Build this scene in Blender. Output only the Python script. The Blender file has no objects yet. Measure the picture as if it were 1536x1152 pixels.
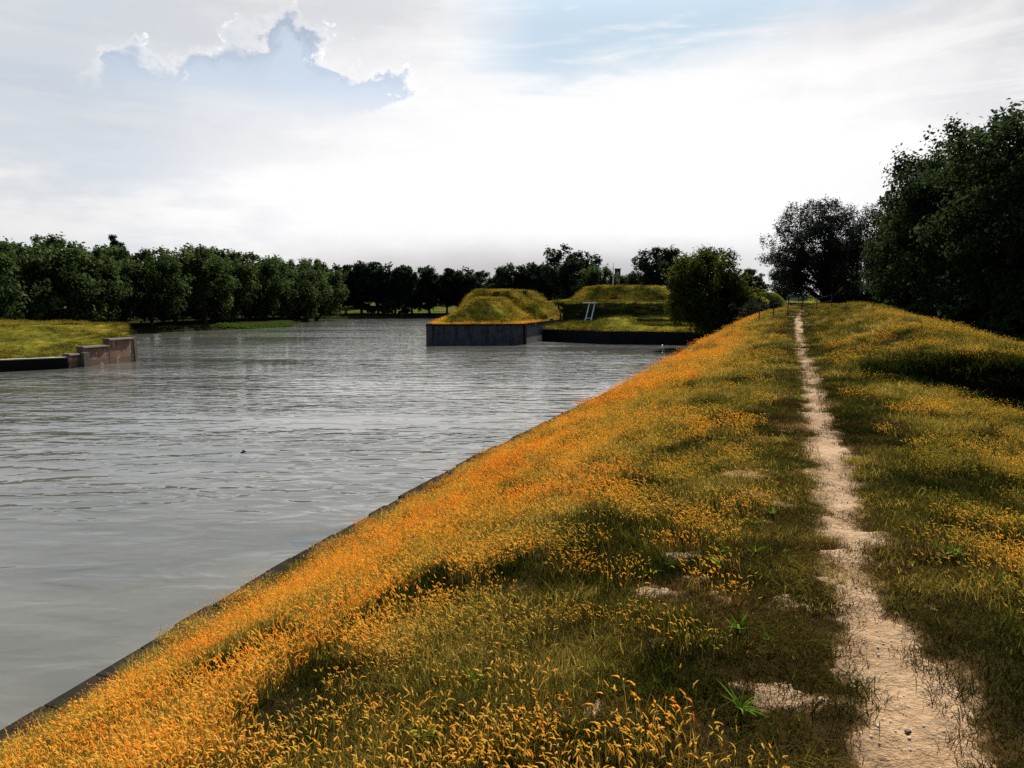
import bpy, math, random
import numpy as np

# ============================================================ camera, sky, sun, exposure
sc = bpy.context.scene
col = sc.collection
F, PITCH, EYE = 1160.0, math.atan(126 / 1160), 6.0       # focal length for a 1536 px wide frame, water is z = 0
cam = bpy.data.cameras.new('camera'); cam.sensor_width = 36.0; cam.lens = 36.0 * F / 1536
cam.clip_start = 0.05; cam.clip_end = 12000
co = bpy.data.objects.new('camera', cam); col.objects.link(co)
co.location = (0, 0, EYE); co.rotation_euler = (math.pi / 2 - PITCH, 0, 0)
sc.camera = co
sc.view_settings.view_transform = 'Standard'; sc.view_settings.look = 'None'
sc.view_settings.exposure = 1.05; sc.view_settings.gamma = 1.0
sc.cycles.use_denoising = False
sc.cycles.max_bounces = 5; sc.cycles.diffuse_bounces = 3; sc.cycles.glossy_bounces = 3
sc.cycles.sample_clamp_indirect = 4.0; sc.cycles.sample_clamp_direct = 8.0

SUN_AZ, SUN_EL = math.radians(20), math.radians(44)      # clockwise from +Y


def ray(u, v):
    a = (u - 768) / F; b = (576 - v) / F
    return a, math.cos(PITCH) + b * math.sin(PITCH), -math.sin(PITCH) + b * math.cos(PITCH)


def at(u, v, Y):                                        # the point seen at pixel (u, v) at distance Y ahead
    x, y, z = ray(u, v); k = Y / y
    return x * k, Y, EYE + z * k


def ang(u, v):
    x, y, z = ray(u, v)
    return math.degrees(math.atan2(x, y)), math.degrees(math.atan2(z, math.hypot(x, y)))


class NT:
    """small wrapper: build shader maths as expressions"""
    def __init__(s, tree): s.t = tree; s.t.nodes.clear()
    def node(s, kind, **kw):
        n = s.t.nodes.new(kind)
        for k, v in kw.items(): setattr(n, k, v)
        return n
    def link(s, a, b): s.t.links.new(a, b)
    def put(s, sock, v):
        if isinstance(v, V): s.link(v.s, sock)
        elif isinstance(v, bpy.types.NodeSocket): s.link(v, sock)
        elif hasattr(sock.default_value, '__len__'):
            v = tuple(v)
            sock.default_value = v if len(sock.default_value) == len(v) else v + (1.0,)
        else: sock.default_value = v
    def math(s, op, *a, clamp=False):
        n = s.node('ShaderNodeMath', operation=op, use_clamp=clamp)
        for i, v in enumerate(a): s.put(n.inputs[i], v)
        return V(s, n.outputs[0])
    def smooth(s, v, a, b, lo=0.0, hi=1.0):
        n = s.node('ShaderNodeMapRange', interpolation_type='SMOOTHSTEP')
        for i, q in enumerate((v, a, b, lo, hi)): s.put(n.inputs[i], q)
        return V(s, n.outputs[0])
    def mix(s, f, a, b):
        n = s.node('ShaderNodeMix', data_type='RGBA')
        s.put(n.inputs[0], f); s.put(n.inputs[6], a); s.put(n.inputs[7], b)
        return V(s, n.outputs[2])
    def noise(s, vec, scale, detail=4, rough=.55, dist=0.0):
        n = s.node('ShaderNodeTexNoise')
        s.put(n.inputs['Vector'], vec); s.put(n.inputs['Scale'], scale); s.put(n.inputs['Detail'], detail)
        s.put(n.inputs['Roughness'], rough); s.put(n.inputs['Distortion'], dist)
        return V(s, n.outputs[0])
    def xyz(s, x, y, z):
        n = s.node('ShaderNodeCombineXYZ')
        for i, q in enumerate((x, y, z)): s.put(n.inputs[i], q)
        return V(s, n.outputs[0])
    def sep(s, v):
        n = s.node('ShaderNodeSeparateXYZ'); s.put(n.inputs[0], v)
        return [V(s, o) for o in n.outputs]
    def mapped(s, v, scale=(1, 1, 1), rot=(0, 0, 0), loc=(0, 0, 0)):
        n = s.node('ShaderNodeMapping'); s.put(n.inputs[0], v)
        n.inputs['Location'].default_value = loc; n.inputs['Rotation'].default_value = rot; n.inputs['Scale'].default_value = scale
        return V(s, n.outputs[0])
    def bump(s, h, strength=.5, dist=.1):
        n = s.node('ShaderNodeBump'); s.put(n.inputs['Height'], h); s.put(n.inputs['Strength'], strength); s.put(n.inputs['Distance'], dist)
        return V(s, n.outputs[0])


class V:
    def __init__(s, nt, sock): s.n = nt; s.s = sock
    def __add__(s, o): return s.n.math('ADD', s, o)
    def __radd__(s, o): return s.n.math('ADD', o, s)
    def __sub__(s, o): return s.n.math('SUBTRACT', s, o)
    def __rsub__(s, o): return s.n.math('SUBTRACT', o, s)
    def __mul__(s, o): return s.n.math('MULTIPLY', s, o)
    def __rmul__(s, o): return s.n.math('MULTIPLY', o, s)
    def __truediv__(s, o): return s.n.math('DIVIDE', s, o)
    def max(s, o): return s.n.math('MAXIMUM', s, o)
    def min(s, o): return s.n.math('MINIMUM', s, o)
    def clamp(s): return s.n.math('ADD', s, 0.0, clamp=True)


# ---- sky: Nishita blue under a thin bright veil of cloud and one cumulus bank (all by direction)
w = bpy.data.worlds.new('World'); sc.world = w; w.use_nodes = True
w.cycles.sampling_method = 'MANUAL'; w.cycles.sample_map_resolution = 512
n = NT(w.node_tree)
D = n.node('ShaderNodeTexCoord').outputs['Generated']
dx, dy, dz = n.sep(D)
az = n.math('ARCTAN2', dx, dy) * (180 / math.pi)
el = n.math('ARCSINE', dz) * (180 / math.pi)
sky = n.node('ShaderNodeTexSky', sky_type='NISHITA', sun_disc=False)
sky.sun_elevation = SUN_EL; sky.sun_rotation = SUN_AZ; sky.air_density = 1.0; sky.dust_density = 1.0
bg1 = n.node('ShaderNodeBackground'); n.link(sky.outputs[0], bg1.inputs[0]); bg1.inputs[1].default_value = .05
P = n.xyz(az, el, 0.0)
PN = n.mapped(P, (.06, .10, 1))
wob = n.noise(PN, 2.2, 6, .6) - .5
wob2 = n.noise(n.mapped(P, (.06, .07, 1), loc=(7, 3, 0)), 11, 7, .66) - .5
wob1 = n.noise(n.mapped(P, (.06, .08, 1), loc=(3, 9, 0)), 4.6, 5, .6) - .5
streak = n.noise(n.mapped(P, (.035, .26, 1), rot=(0, 0, math.radians(-14))), 2.0, 7, .62, .6)
veil = n.noise(n.mapped(P, (.03, .09, 1), loc=(2, 5, 0)), 1.6, 5, .55)


def blob(u, v, ru, rv):
    a, e = ang(u, v); k = math.degrees(1 / F)
    x = (az - a) / (ru * k); y = (el - e) / (rv * k)
    return 1.0 - (x * x + y * y)


nz = n.node('ShaderNodeTexNoise'); n.put(nz.inputs['Vector'], n.mapped(P, (.06, .07, 1), loc=(4, 1, 0))); nz.inputs['Scale'].default_value = 5.5; nz.inputs['Detail'].default_value = 6; nz.inputs['Roughness'].default_value = .62
wr, wg, wb_ = n.sep(nz.outputs['Color'])
azw = az + (wr - .5) * 6.5; elw = el + (wg - .5) * 4.6
vor = n.node('ShaderNodeTexVoronoi', feature='SMOOTH_F1'); n.put(vor.inputs['Vector'], n.xyz(azw * .55, elw * .62, 0.0)); vor.inputs['Scale'].default_value = 1.0; vor.inputs['Detail'].default_value = 2; vor.inputs['Smoothness'].default_value = .35
bill = .5 - V(n, vor.outputs['Distance'])


def puffs(lst, sa=0.0, se=0.0):
    f = None
    for u, v, ru, rv in lst:
        a, e = ang(u, v); k = math.degrees(1 / F)
        x = (azw + (sa - a)) / (ru * k); y = (elw + (se - e)) / (rv * k)
        q = n.math('EXPONENT', (x * x + y * y) * -1.3)
        f = q if f is None else f + q
    return f


a0, e0 = ang(400, 190)
CL = [(195, 104, 56, 38), (290, 138, 62, 44), (335, 114, 52, 46), (425, 92, 72, 68), (440, 76, 42, 42), (390, 164, 190, 44), (520, 136, 90, 28), (585, 134, 40, 20)]
cum = puffs(CL)
edge = cum - .50 + bill * .34 + wob2 * .24
inside = n.smooth(edge, -.10, .42)
rim = n.smooth(edge, -.22, -.02) * (1.0 - n.smooth(edge, .03, .34)) * .75 * (.3 + .7 * n.smooth(bill + wob2, -.1, .2))
side = n.smooth(puffs([(245, 104, 40, 40), (505, 84, 45, 55), (560, 120, 60, 24), (610, 124, 34, 20), (195, 74, 26, 16)]) + bill * .5 + wob2 * .9, .52, .78) * n.smooth(bill + wob2 * 1.2, -.16, .10)
rim = rim.max(side * .9)
flat = n.smooth(el + wob * 1.2, e0 - .6, e0 + 3.6)                       # the bank fades out downwards
deep = n.smooth(edge, 1.0, .15) * n.smooth(el, e0 + 1.5, e0 + 6)
blue_body = n.mix((deep * .8 + wob1 * .5).clamp(), (.555, .645, .765), (.34, .425, .57))
white = (1.03, 1.02, 1.01)
c = n.mix(n.smooth(veil + (streak - .5) * .5 + wob1 * .25, .40, .66), (.70, .71, .745), (.90, .885, .88))
# faint bluish patches low on the left, brighter glow in the middle and right
leftness = n.smooth(az + wob * 8, -12, -34)
c = n.mix(leftness * n.smooth(veil, .62, .40) * .75, c, (.62, .70, .78))
glow = n.smooth(blob(890, 290, 560, 260) + wob * .5, -.4, .7)
c = n.mix(glow * .62, c, (.97, .955, .945))
# blue opening upper right, crossed by cirrus
aL, eL = ang(760, 165); aR, eR = ang(1450, 5)
ln = el - (eL + (az - aL) * ((eR - eL) / (aR - aL)))
blue = n.smooth(ln + (streak - .5) * 9 + wob * 3, -.4, 3.2) * n.smooth(az + wob * 5, -6, 3)
c = n.mix(blue * (1.0 - n.smooth(streak, .5, .8) * .75) * .95, c, (.56, .70, .83))
cir = n.smooth(streak, .5, .72) * n.smooth(az, 0, 12) * n.smooth(el, 6, 12)
c = n.mix(cir * .5, c, (.90, .895, .905))
# grey-blue bars left of the cumulus
bars = n.smooth(n.noise(n.mapped(P, (.03, .32, 1), loc=(1, 8, 0)), 2.0, 5, .55, .4), .5, .68) * n.smooth(az + wob * 6, -20, -28) * n.smooth(el, 8, 11)
c = n.mix(bars * .75, c, (.55, .64, .74))
dim = n.smooth(az + wob * 8, -2, -12) * n.smooth(el + wob * 3, 7, 11)
c = n.mix(dim * .30, c, (.62, .64, .68))
c = n.mix(inside * flat * .92, c, blue_body)
c = n.mix(rim * n.smooth(el + wob * 1.0, e0 + .8, e0 + 3.0), c, white)
puff = n.smooth(wob2 + wob * .6, .10, .26) * inside * n.smooth(edge, .5, .1) * .7
c = n.mix(puff * flat * .8, c, white)
# dusty grey band above the tree line, and darker grey to the far left
band = n.smooth(el + wob * 2.0, 5.2, 1.8) * n.smooth(n.math('ABSOLUTE', az - 1.0), 24, 8)
c = n.mix(band * .80, c, (.50, .48, .49))
hz = n.smooth(el, 9, 1) * n.smooth(az, -14, -30)
c = n.mix(hz * .35, c, (.58, .63, .68))
# the veil glares around the (hidden) sun, above the frame
glow2 = n.smooth(blob(830, 300, 640, 260) + wob * .9, -.5, .9) * (1.0 - blue * .7)
sx_, sy_, sz_ = math.sin(SUN_AZ) * math.cos(SUN_EL), math.cos(SUN_AZ) * math.cos(SUN_EL), math.sin(SUN_EL)
cosd = dx * sx_ + dy * sy_ + dz * sz_
glare = n.smooth(cosd, .74, 1.0) * n.smooth(el, 18, 32) * 1.5 + .484 + glow2 * .08 * (1.0 - band)
bg2 = n.node('ShaderNodeBackground'); n.link(c.s, bg2.inputs[0]); n.link(glare.s, bg2.inputs[1])
back = n.smooth(dy + wob * .2, -.15, .45)
cover = n.smooth(el + wob * 18, 66, 34) * back
patch = n.smooth(n.noise(D, 2.2, 6, .6), .56, .74) * .22 * n.smooth(dy, -.6, .3)
msh = n.node('ShaderNodeMixShader'); n.link(cover.max(patch).s, msh.inputs[0])
n.link(bg1.outputs[0], msh.inputs[1]); n.link(bg2.outputs[0], msh.inputs[2])
n.link(msh.outputs[0], n.node('ShaderNodeOutputWorld').inputs[0])

sun = bpy.data.lights.new('sun', 'SUN'); sun.energy = 5.0; sun.angle = math.radians(.53); sun.color = (1.0, .93, .82)
so = bpy.data.objects.new('sun', sun); col.objects.link(so)
so.rotation_euler = (math.pi / 2 - SUN_EL, 0, math.pi - SUN_AZ)
so.location = (0, 0, 60)

# ============================================================ helpers
rng = np.random.default_rng(7)
random.seed(7)


def _hash(ix, iy, seed):
    h = (ix.astype(np.int64) * 374761393 + iy.astype(np.int64) * 668265263 + seed * 1442695041) & 0x7fffffff
    h = ((h ^ (h >> 13)) * 1274126177) & 0x7fffffff
    return ((h ^ (h >> 16)) & 0xffff) / 65535.0


def vnoise(x, y, seed=0):
    x = np.asarray(x, float); y = np.asarray(y, float)
    ix = np.floor(x); iy = np.floor(y); fx = x - ix; fy = y - iy
    fx = fx * fx * (3 - 2 * fx); fy = fy * fy * (3 - 2 * fy)
    a = _hash(ix, iy, seed); b = _hash(ix + 1, iy, seed); c_ = _hash(ix, iy + 1, seed); d = _hash(ix + 1, iy + 1, seed)
    return (a * (1 - fx) + b * fx) * (1 - fy) + (c_ * (1 - fx) + d * fx) * fy


def fbm(x, y, seed=0, oct=4):
    r = 0; amp = .5; tot = 0
    for o in range(oct):
        r = r + amp * vnoise(x * 2 ** o + 17 * o, y * 2 ** o - 11 * o, seed + o); tot += amp; amp *= .5
    return r / tot


def sm(x):
    x = np.clip(x, 0, 1); return x * x * (3 - 2 * x)


def mesh_np(name, verts, faces=None, quads=None, mats=(), mat_idx=None, smooth=False, attrs=None):
    """verts (N,3); quads (M,4) array or faces = list of tuples"""
    me = bpy.data.meshes.new(name)
    verts = np.asarray(verts, np.float32)
    if quads is not None:
        q = np.asarray(quads, np.int32); k = q.shape[1]
        me.vertices.add(len(verts)); me.vertices.foreach_set('co', verts.ravel())
        me.loops.add(q.size); me.loops.foreach_set('vertex_index', q.ravel())
        me.polygons.add(len(q)); me.polygons.foreach_set('loop_start', np.arange(0, q.size, k, dtype=np.int32))
        me.polygons.foreach_set('loop_total', np.full(len(q), k, np.int32))
        nf = len(q)
    else:
        me.from_pydata([tuple(map(float, v)) for v in verts], [], faces); nf = len(faces)
    for m in mats: me.materials.append(m)
    if mat_idx is not None: me.polygons.foreach_set('material_index', np.asarray(mat_idx, np.int32))
    me.polygons.foreach_set('use_smooth', np.full(nf, smooth))
    for k, (dom, val) in (attrs or {}).items():
        a = me.attributes.new(k, 'FLOAT', dom); a.data.foreach_set('value', np.asarray(val, np.float32))
    me.update(); me.validate()
    return me


def obj(name, me, parent=None, loc=(0, 0, 0)):
    o = bpy.data.objects.new(name, me); col.objects.link(o); o.location = loc
    if parent: o.parent = parent
    return o


def tag(o, label=None, cat=None, group=None, kind=None):
    if label: o['label'] = label
    if cat: o['category'] = cat
    if group: o['group'] = group
    if kind: o['kind'] = kind
    return o


def thing(name, label, cat, loc=(0, 0, 0), rz=0, group=None):
    o = bpy.data.objects.new(name, None); col.objects.link(o); o.location = loc; o.rotation_euler = (0, 0, rz)
    o.empty_display_size = .3
    return tag(o, label, cat, group)


class MB:
    """collects boxes, tubes and free polygons into one mesh"""
    def __init__(s): s.v = []; s.f = []
    def add(s, vs, fs):
        b = len(s.v); s.v += [tuple(q) for q in vs]; s.f += [tuple(i + b for i in q) for q in fs]; return s
    def box(s, x0, x1, y0, y1, z0, z1):
        return s.add([(x0, y0, z0), (x1, y0, z0), (x1, y1, z0), (x0, y1, z0), (x0, y0, z1), (x1, y0, z1), (x1, y1, z1), (x0, y1, z1)],
                     [(3, 2, 1, 0), (4, 5, 6, 7), (0, 1, 5, 4), (1, 2, 6, 5), (2, 3, 7, 6), (3, 0, 4, 7)])
    def tube(s, pts, rad, k=8, cap=True):
        pts = [np.array(p, float) for p in pts]; rad = [rad] * len(pts) if np.isscalar(rad) else rad
        b = len(s.v); up = np.array([.3, .1, 1.0])
        for i, p in enumerate(pts):
            d = pts[min(i + 1, len(pts) - 1)] - pts[max(i - 1, 0)]; d = d / (np.linalg.norm(d) + 1e-9)
            r = np.cross(d, up if abs(d[2]) < .9 else np.array([1.0, .2, 0])); r /= np.linalg.norm(r) + 1e-9; q = np.cross(d, r)
            for j in range(k):
                a = 2 * math.pi * j / k; s.v.append(tuple(p + rad[i] * (math.cos(a) * r + math.sin(a) * q)))
        for i in range(len(pts) - 1):
            for j in range(k):
                s.f.append((b + i * k + j, b + i * k + (j + 1) % k, b + (i + 1) * k + (j + 1) % k, b + (i + 1) * k + j))
        if cap:
            s.f.append(tuple(b + j for j in range(k))[::-1]); e = b + (len(pts) - 1) * k; s.f.append(tuple(e + j for j in range(k)))
        return s
    def prism(s, foot, z0, z1, batter=0.0):              # closed polygon pulled up, optionally leaning in
        foot = [np.array(p, float) for p in foot]; k = len(foot); cen = sum(foot) / k
        top = [p + (cen - p) / np.linalg.norm(cen - p) * batter for p in foot]
        return s.add([(p[0], p[1], z0) for p in foot] + [(p[0], p[1], z1) for p in top],
                     [tuple(range(k))[::-1], tuple(range(k, 2 * k))] + [(i, (i + 1) % k, k + (i + 1) % k, k + i) for i in range(k)])
    def build(s, name, mat, parent=None, loc=(0, 0, 0), smooth=False, bevel=0.0):
        me = mesh_np(name, s.v, faces=s.f, mats=[mat], smooth=smooth)
        o = obj(name, me, parent, loc)
        if bevel:
            b = o.modifiers.new('bevel', 'BEVEL'); b.width = bevel; b.segments = 2; b.limit_method = 'ANGLE'
        return o


# ============================================================ materials
def material(name):
    m = bpy.data.materials.new(name); m.use_nodes = True
    return m, NT(m.node_tree)


def finish(n, shader):
    n.link(shader, n.node('ShaderNodeOutputMaterial').inputs[0])


def principled(n, color, rough=.8, normal=None, spec=.3, metal=0.0):
    p = n.node('ShaderNodeBsdfPrincipled'); n.put(p.inputs['Base Color'], color); n.put(p.inputs['Roughness'], rough)
    p.inputs['Specular IOR Level'].default_value = spec; p.inputs['Metallic'].default_value = metal
    if normal is not None: n.put(p.inputs['Normal'], normal)
    return p.outputs[0]


def leafy(n, color, trans=.4, tcolor=None, gloss=.0):
    d = n.node('ShaderNodeBsdfDiffuse'); n.put(d.inputs[0], color)
    t = n.node('ShaderNodeBsdfTranslucent'); n.put(t.inputs[0], tcolor if tcolor is not None else color)
    mx = n.node('ShaderNodeMixShader'); mx.inputs[0].default_value = trans
    n.link(d.outputs[0], mx.inputs[1]); n.link(t.outputs[0], mx.inputs[2])
    if not gloss: return mx.outputs[0]
    g = n.node('ShaderNodeBsdfGlossy'); g.inputs['Roughness'].default_value = .45; g.inputs[0].default_value = (.8, .8, .8, 1)
    m2 = n.node('ShaderNodeMixShader'); m2.inputs[0].default_value = gloss
    n.link(mx.outputs[0], m2.inputs[1]); n.link(g.outputs[0], m2.inputs[2])
    return m2.outputs[0]


def ramp(n, f, stops):
    r = n.node('ShaderNodeValToRGB'); n.put(r.inputs[0], f)
    e = r.color_ramp.elements
    while len(e) < len(stops): e.new(.5)
    for q, (p, c_) in zip(e, stops): q.position = p; q.color = (*c_, 1)
    return V(n, r.outputs[0])


def grass_mat(name, stops, trans, boost=1.5, gloss=0.0):
    m, n = material(name)
    a = n.node('ShaderNodeAttribute', attribute_name='tint', attribute_type='INSTANCER')
    g = n.node('ShaderNodeAttribute', attribute_name='shade', attribute_type='GEOMETRY')
    t = V(n, a.outputs['Fac']) + (V(n, g.outputs['Fac']) - .5) * .36
    c_ = ramp(n, t, stops)
    hs = n.node('ShaderNodeHueSaturation'); n.put(hs.inputs['Color'], c_); hs.inputs['Value'].default_value = boost
    finish(n, leafy(n, c_, trans, V(n, hs.outputs[0]), gloss))
    return m


# tint 0 dull green .. 0.5 straw gold .. 1 burnt orange
M_head = grass_mat('seed_heads', [(0, (.34, .30, .07)), (.28, (.68, .49, .115)), (.5, (.80, .49, .105)), (.72, (.76, .35, .045)), (1, (.50, .18, .02))], .62, 1.22)
M_stem = grass_mat('dry_stems', [(0, (.045, .045, .009)), (.35, (.24, .15, .024)), (.7, (.34, .14, .014)), (1, (.24, .06, .006))], .5, 1.4)
M_blade = grass_mat('green_blades', [(0, (.005, .008, .0015)), (.35, (.028, .031, .005)), (.65, (.115, .090, .014)), (1, (.30, .21, .045))], .42, 1.7)
M_turf = grass_mat('trodden_turf', [(0, (.011, .014, .003)), (.4, (.050, .032, .008)), (.75, (.14, .078, .021)), (1, (.26, .165, .058))], .4, 1.4)
M_weed = grass_mat('broad_leaves', [(0, (.03, .06, .008)), (1, (.09, .16, .015))], .4, 1.6)


def leaf_mat(name, dark, light, trans=.35, boost=1.8, gloss=0.0):
    m, n = material(name)
    g = V(n, n.node('ShaderNodeAttribute', attribute_name='tint', attribute_type='GEOMETRY').outputs['Fac'])
    r = V(n, n.node('ShaderNodeObjectInfo').outputs['Random'])
    c_ = n.mix((g * .8 + r * .25).clamp(), dark, light)
    hs = n.node('ShaderNodeHueSaturation'); n.put(hs.inputs['Color'], c_); hs.inputs['Value'].default_value = boost
    finish(n, leafy(n, c_, trans, V(n, hs.outputs[0]), gloss))
    return m


M_leafA = leaf_mat('lime_leaves', (.010, .019, .008), (.056, .078, .022), .4)
M_leafB = leaf_mat('row_leaves', (.007, .011, .008), (.034, .048, .022), .35)
M_leafC = leaf_mat('beech_leaves', (.009, .012, .009), (.028, .034, .020), .3)
M_leafD = leaf_mat('dark_wood_leaves', (.006, .010, .005), (.032, .047, .015), .35)
M_leafE = leaf_mat('bush_leaves', (.006, .011, .003), (.075, .082, .012), .28)

m, n = material('bark'); M_bark = m
pos = n.node('ShaderNodeTexCoord').outputs['Object']
k = n.noise(n.mapped(pos, (6, 6, 1.2)), 2, 6)
finish(n, principled(n, n.mix(k, (.018, .014, .011), (.055, .045, .036)), .9, n.bump(k, .6, .05), .2))


def soil_mat(name, stops, scale=1.0, worn=False):
    m, n = material(name)
    pos = n.node('ShaderNodeNewGeometry').outputs['Position']
    a = n.noise(pos, .45 * scale, 5, .6); b = n.noise(pos, 3.2 * scale, 6, .65); c_ = n.noise(pos, 24 * scale, 4, .7)
    f = a * .35 + b * .4 + c_ * .25
    hgt = b * .5 + c_ * .5
    cc = ramp(n, f, stops)
    if worn:
        wn = V(n, n.node('ShaderNodeAttribute', attribute_name='worn', attribute_type='GEOMETRY').outputs['Fac'])
        cc = n.mix(n.smooth(wn + (b - .5) * .9, .25, .75), cc, ramp(n, b * .5 + c_ * .5, [(.36, (.06, .036, .015)), (.5, (.14, .085, .04)), (.64, (.25, .165, .09))]))
    finish(n, principled(n, cc, .95, n.bump(hgt, .7, .05), 0.0))
    return m


M_soil = soil_mat('grassy_soil', [(.36, (.006, .005, .002)), (.48, (.018, .013, .005)), (.58, (.036, .024, .009)), (.68, (.08, .05, .022))], 1.0, True)
M_field = soil_mat('rough_meadow', [(.36, (.022, .026, .005)), (.47, (.075, .078, .011)), (.56, (.18, .15, .018)), (.66, (.30, .20, .022))], .5)
M_lawn = soil_mat('green_lawn', [(.36, (.026, .034, .008)), (.5, (.060, .068, .014)), (.66, (.11, .10, .02))], .4)
M_shade = soil_mat('shaded_rough_ground', [(.36, (.006, .007, .004)), (.5, (.014, .016, .006)), (.66, (.035, .040, .012))], .4)  # dark rough ground, shade under trees and on bank faces put into the colour

m, n = material('trodden_earth'); M_path = m
pos = n.node('ShaderNodeNewGeometry').outputs['Position']
a = n.noise(pos, 1.3, 5, .6); b = n.noise(pos, 9, 6, .65); c_ = n.noise(pos, 60, 3, .7)
v = n.node('ShaderNodeTexVoronoi'); v.inputs['Scale'].default_value = 38; n.link(pos, v.inputs['Vector'])
peb = n.smooth(V(n, v.outputs['Distance']), .16, .08) * n.smooth(b, .5, .62)
cc = ramp(n, a * .45 + b * .35 + c_ * .2, [(.34, (.12, .07, .033)), (.46, (.25, .155, .08)), (.58, (.36, .24, .135)), (.70, (.43, .30, .18))])
cc = n.mix(n.smooth(n.noise(pos, 17, 5, .7), .57, .68) * .8, cc, (.085, .052, .024))
cc = n.mix(n.smooth(n.noise(pos, 3.6, 4, .6), .52, .68) * .6, cc, (.15, .105, .06))
finish(n, principled(n, n.mix(peb * .6, cc, (.36, .29, .22)), .95, n.bump(b * 1.1 + c_ * .4 + peb * .1, 1.0, .05), .15))

m, n = material('water'); M_water = m
pos = n.node('ShaderNodeNewGeometry').outputs['Position']
calm = n.smooth(n.noise(n.mapped(pos, (.016, .06, 1), rot=(0, 0, .1)), 1.0, 5, .6), .36, .64)
px_, py_, pz_ = n.sep(pos)
near = n.smooth(py_ - px_ * .15, 13, 30)
amp = (calm * 1.5 + .22) * (near * .3 + .7) * (1.0 + n.smooth(py_, 60, 130) * .6)
w1 = n.noise(n.mapped(pos, (.55, 1.15, 1), rot=(0, 0, .12)), 1.0, 2, .45, .5)
w2 = n.noise(n.mapped(pos, (1.3, 2.6, 1), rot=(0, 0, -.1)), 1.0, 2, .5, .4)
w3 = n.noise(n.mapped(pos, (.10, .24, 1), rot=(0, 0, .3)), 1.0, 2, .5)
w1 = n.smooth(w1, .30, .72)
h = (w1 * .62 + w2 * .20 + w3 * .7) * amp
w1 = w1
mud = n.noise(n.mapped(pos, (.12, .2, 1)), 1.2, 5, .6, .5)
body = n.mix(n.smooth(mud, .35, .7), (.060, .062, .055), (.094, .093, .082))
p = n.node('ShaderNodeBsdfPrincipled'); n.put(p.inputs['Base Color'], body); p.inputs['Roughness'].default_value = .03
p.inputs['IOR'].default_value = 1.34; n.put(p.inputs['Normal'], n.bump(h, 1.0, .070))
finish(n, p.outputs[0])


def brick_mat(name, c1, c2, mortar, scale, stain, stain_amt, tide=None):
    m, n = material(name)
    tc = n.node('ShaderNodeTexCoord').outputs['UV']
    b = n.node('ShaderNodeTexBrick'); n.link(tc, b.inputs['Vector']); b.inputs['Scale'].default_value = scale
    for i, q in enumerate((c1, c2, mortar)): b.inputs[1 + i].default_value = (*q, 1)
    b.inputs['Mortar Size'].default_value = .012; b.inputs['Brick Width'].default_value = .24; b.inputs['Row Height'].default_value = .075
    pos = n.node('ShaderNodeNewGeometry').outputs['Position']
    s1 = n.noise(pos, .9, 6, .65); s2 = n.noise(n.mapped(pos, (2.2, 2.2, .25)), 1.4, 5, .6)
    c_ = n.mix(n.smooth(s1 * .5 + s2 * .5, .45, .62) * stain_amt, V(n, b.outputs[0]), stain)
    if tide:
        x, y, z = n.sep(pos)
        c_ = n.mix(n.smooth(z + (s1 - .5) * .25, tide[0], tide[0] - .15) * .85, c_, tide[1])
        white_ = n.smooth(n.noise(pos, 1.7, 5, .6), .58, .66) * .5
        c_ = n.mix(white_, c_, (.42, .36, .32))
    finish(n, principled(n, c_, .9, n.bump(V(n, b.outputs['Fac']) * -.5 + s1, .5, .03), .2))
    return m


M_brick = brick_mat('old_red_brick', (.22, .10, .06), (.16, .078, .048), (.17, .125, .095), 1.0, (.10, .05, .035), .6, (.62, (.10, .065, .035)))
M_blackbrick = brick_mat('black_wet_brick', (.010, .009, .009), (.006, .006, .006), (.015, .014, .013), 1.0, (.004, .004, .004), .8)
M_darkbrick = brick_mat('dark_wet_brick', (.085, .074, .076), (.055, .049, .054), (.11, .10, .10), 1.0, (.022, .019, .021), .85)


def plain(name, c1, c2, scale=3.0, rough=.8, metal=0.0):
    m, n = material(name)
    pos = n.node('ShaderNodeNewGeometry').outputs['Position']
    a = n.noise(pos, scale, 6, .65)
    finish(n, principled(n, n.mix(a, c1, c2), rough, n.bump(a, .3, .02), .3 if rough < .75 else 0.0, metal))
    return m


M_coping = plain('weathered_stone_coping', (.006, .006, .004), (.034, .028, .022), 5.0)
M_cap = plain('grey_capstone', (.055, .048, .04), (.17, .145, .12), 4.0)
M_black = plain('black_tarred_timber', (.008, .007, .006), (.018, .016, .014), 2.0)
M_cappale = plain('pale_capping', (.30, .28, .22), (.45, .41, .33), 3.0)
M_white = plain('white_painted_metal', (.5, .52, .56), (.66, .67, .68), 4.0, .5)
M_steel = plain('dark_fence_metal', (.012, .012, .012), (.03, .028, .025), 8.0, .6)
M_concrete = plain('dark_concrete', (.03, .03, .03), (.07, .065, .06), 4.0)
M_pale = plain('pale_render', (.28, .27, .25), (.38, .37, .34), 1.0)
M_roof = plain('dark_slate', (.03, .03, .035), (.06, .06, .065), 2.0)
M_feather = plain('black_feathers', (.01, .01, .01), (.03, .028, .025), 20.0)
M_float = plain('white_float', (.7, .7, .7), (.85, .85, .85), 6.0, .4)
M_pebble = plain('pale_pebbles', (.30, .24, .17), (.62, .55, .46), 40.0)

# ============================================================ the near rampart
A = math.radians(20.3); SA, CA = math.sin(A), math.cos(A)


def xy(s, t): return s * SA + t * CA, s * CA - t * SA
def st(x, y): return x * SA + y * CA, x * CA - y * SA


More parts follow.
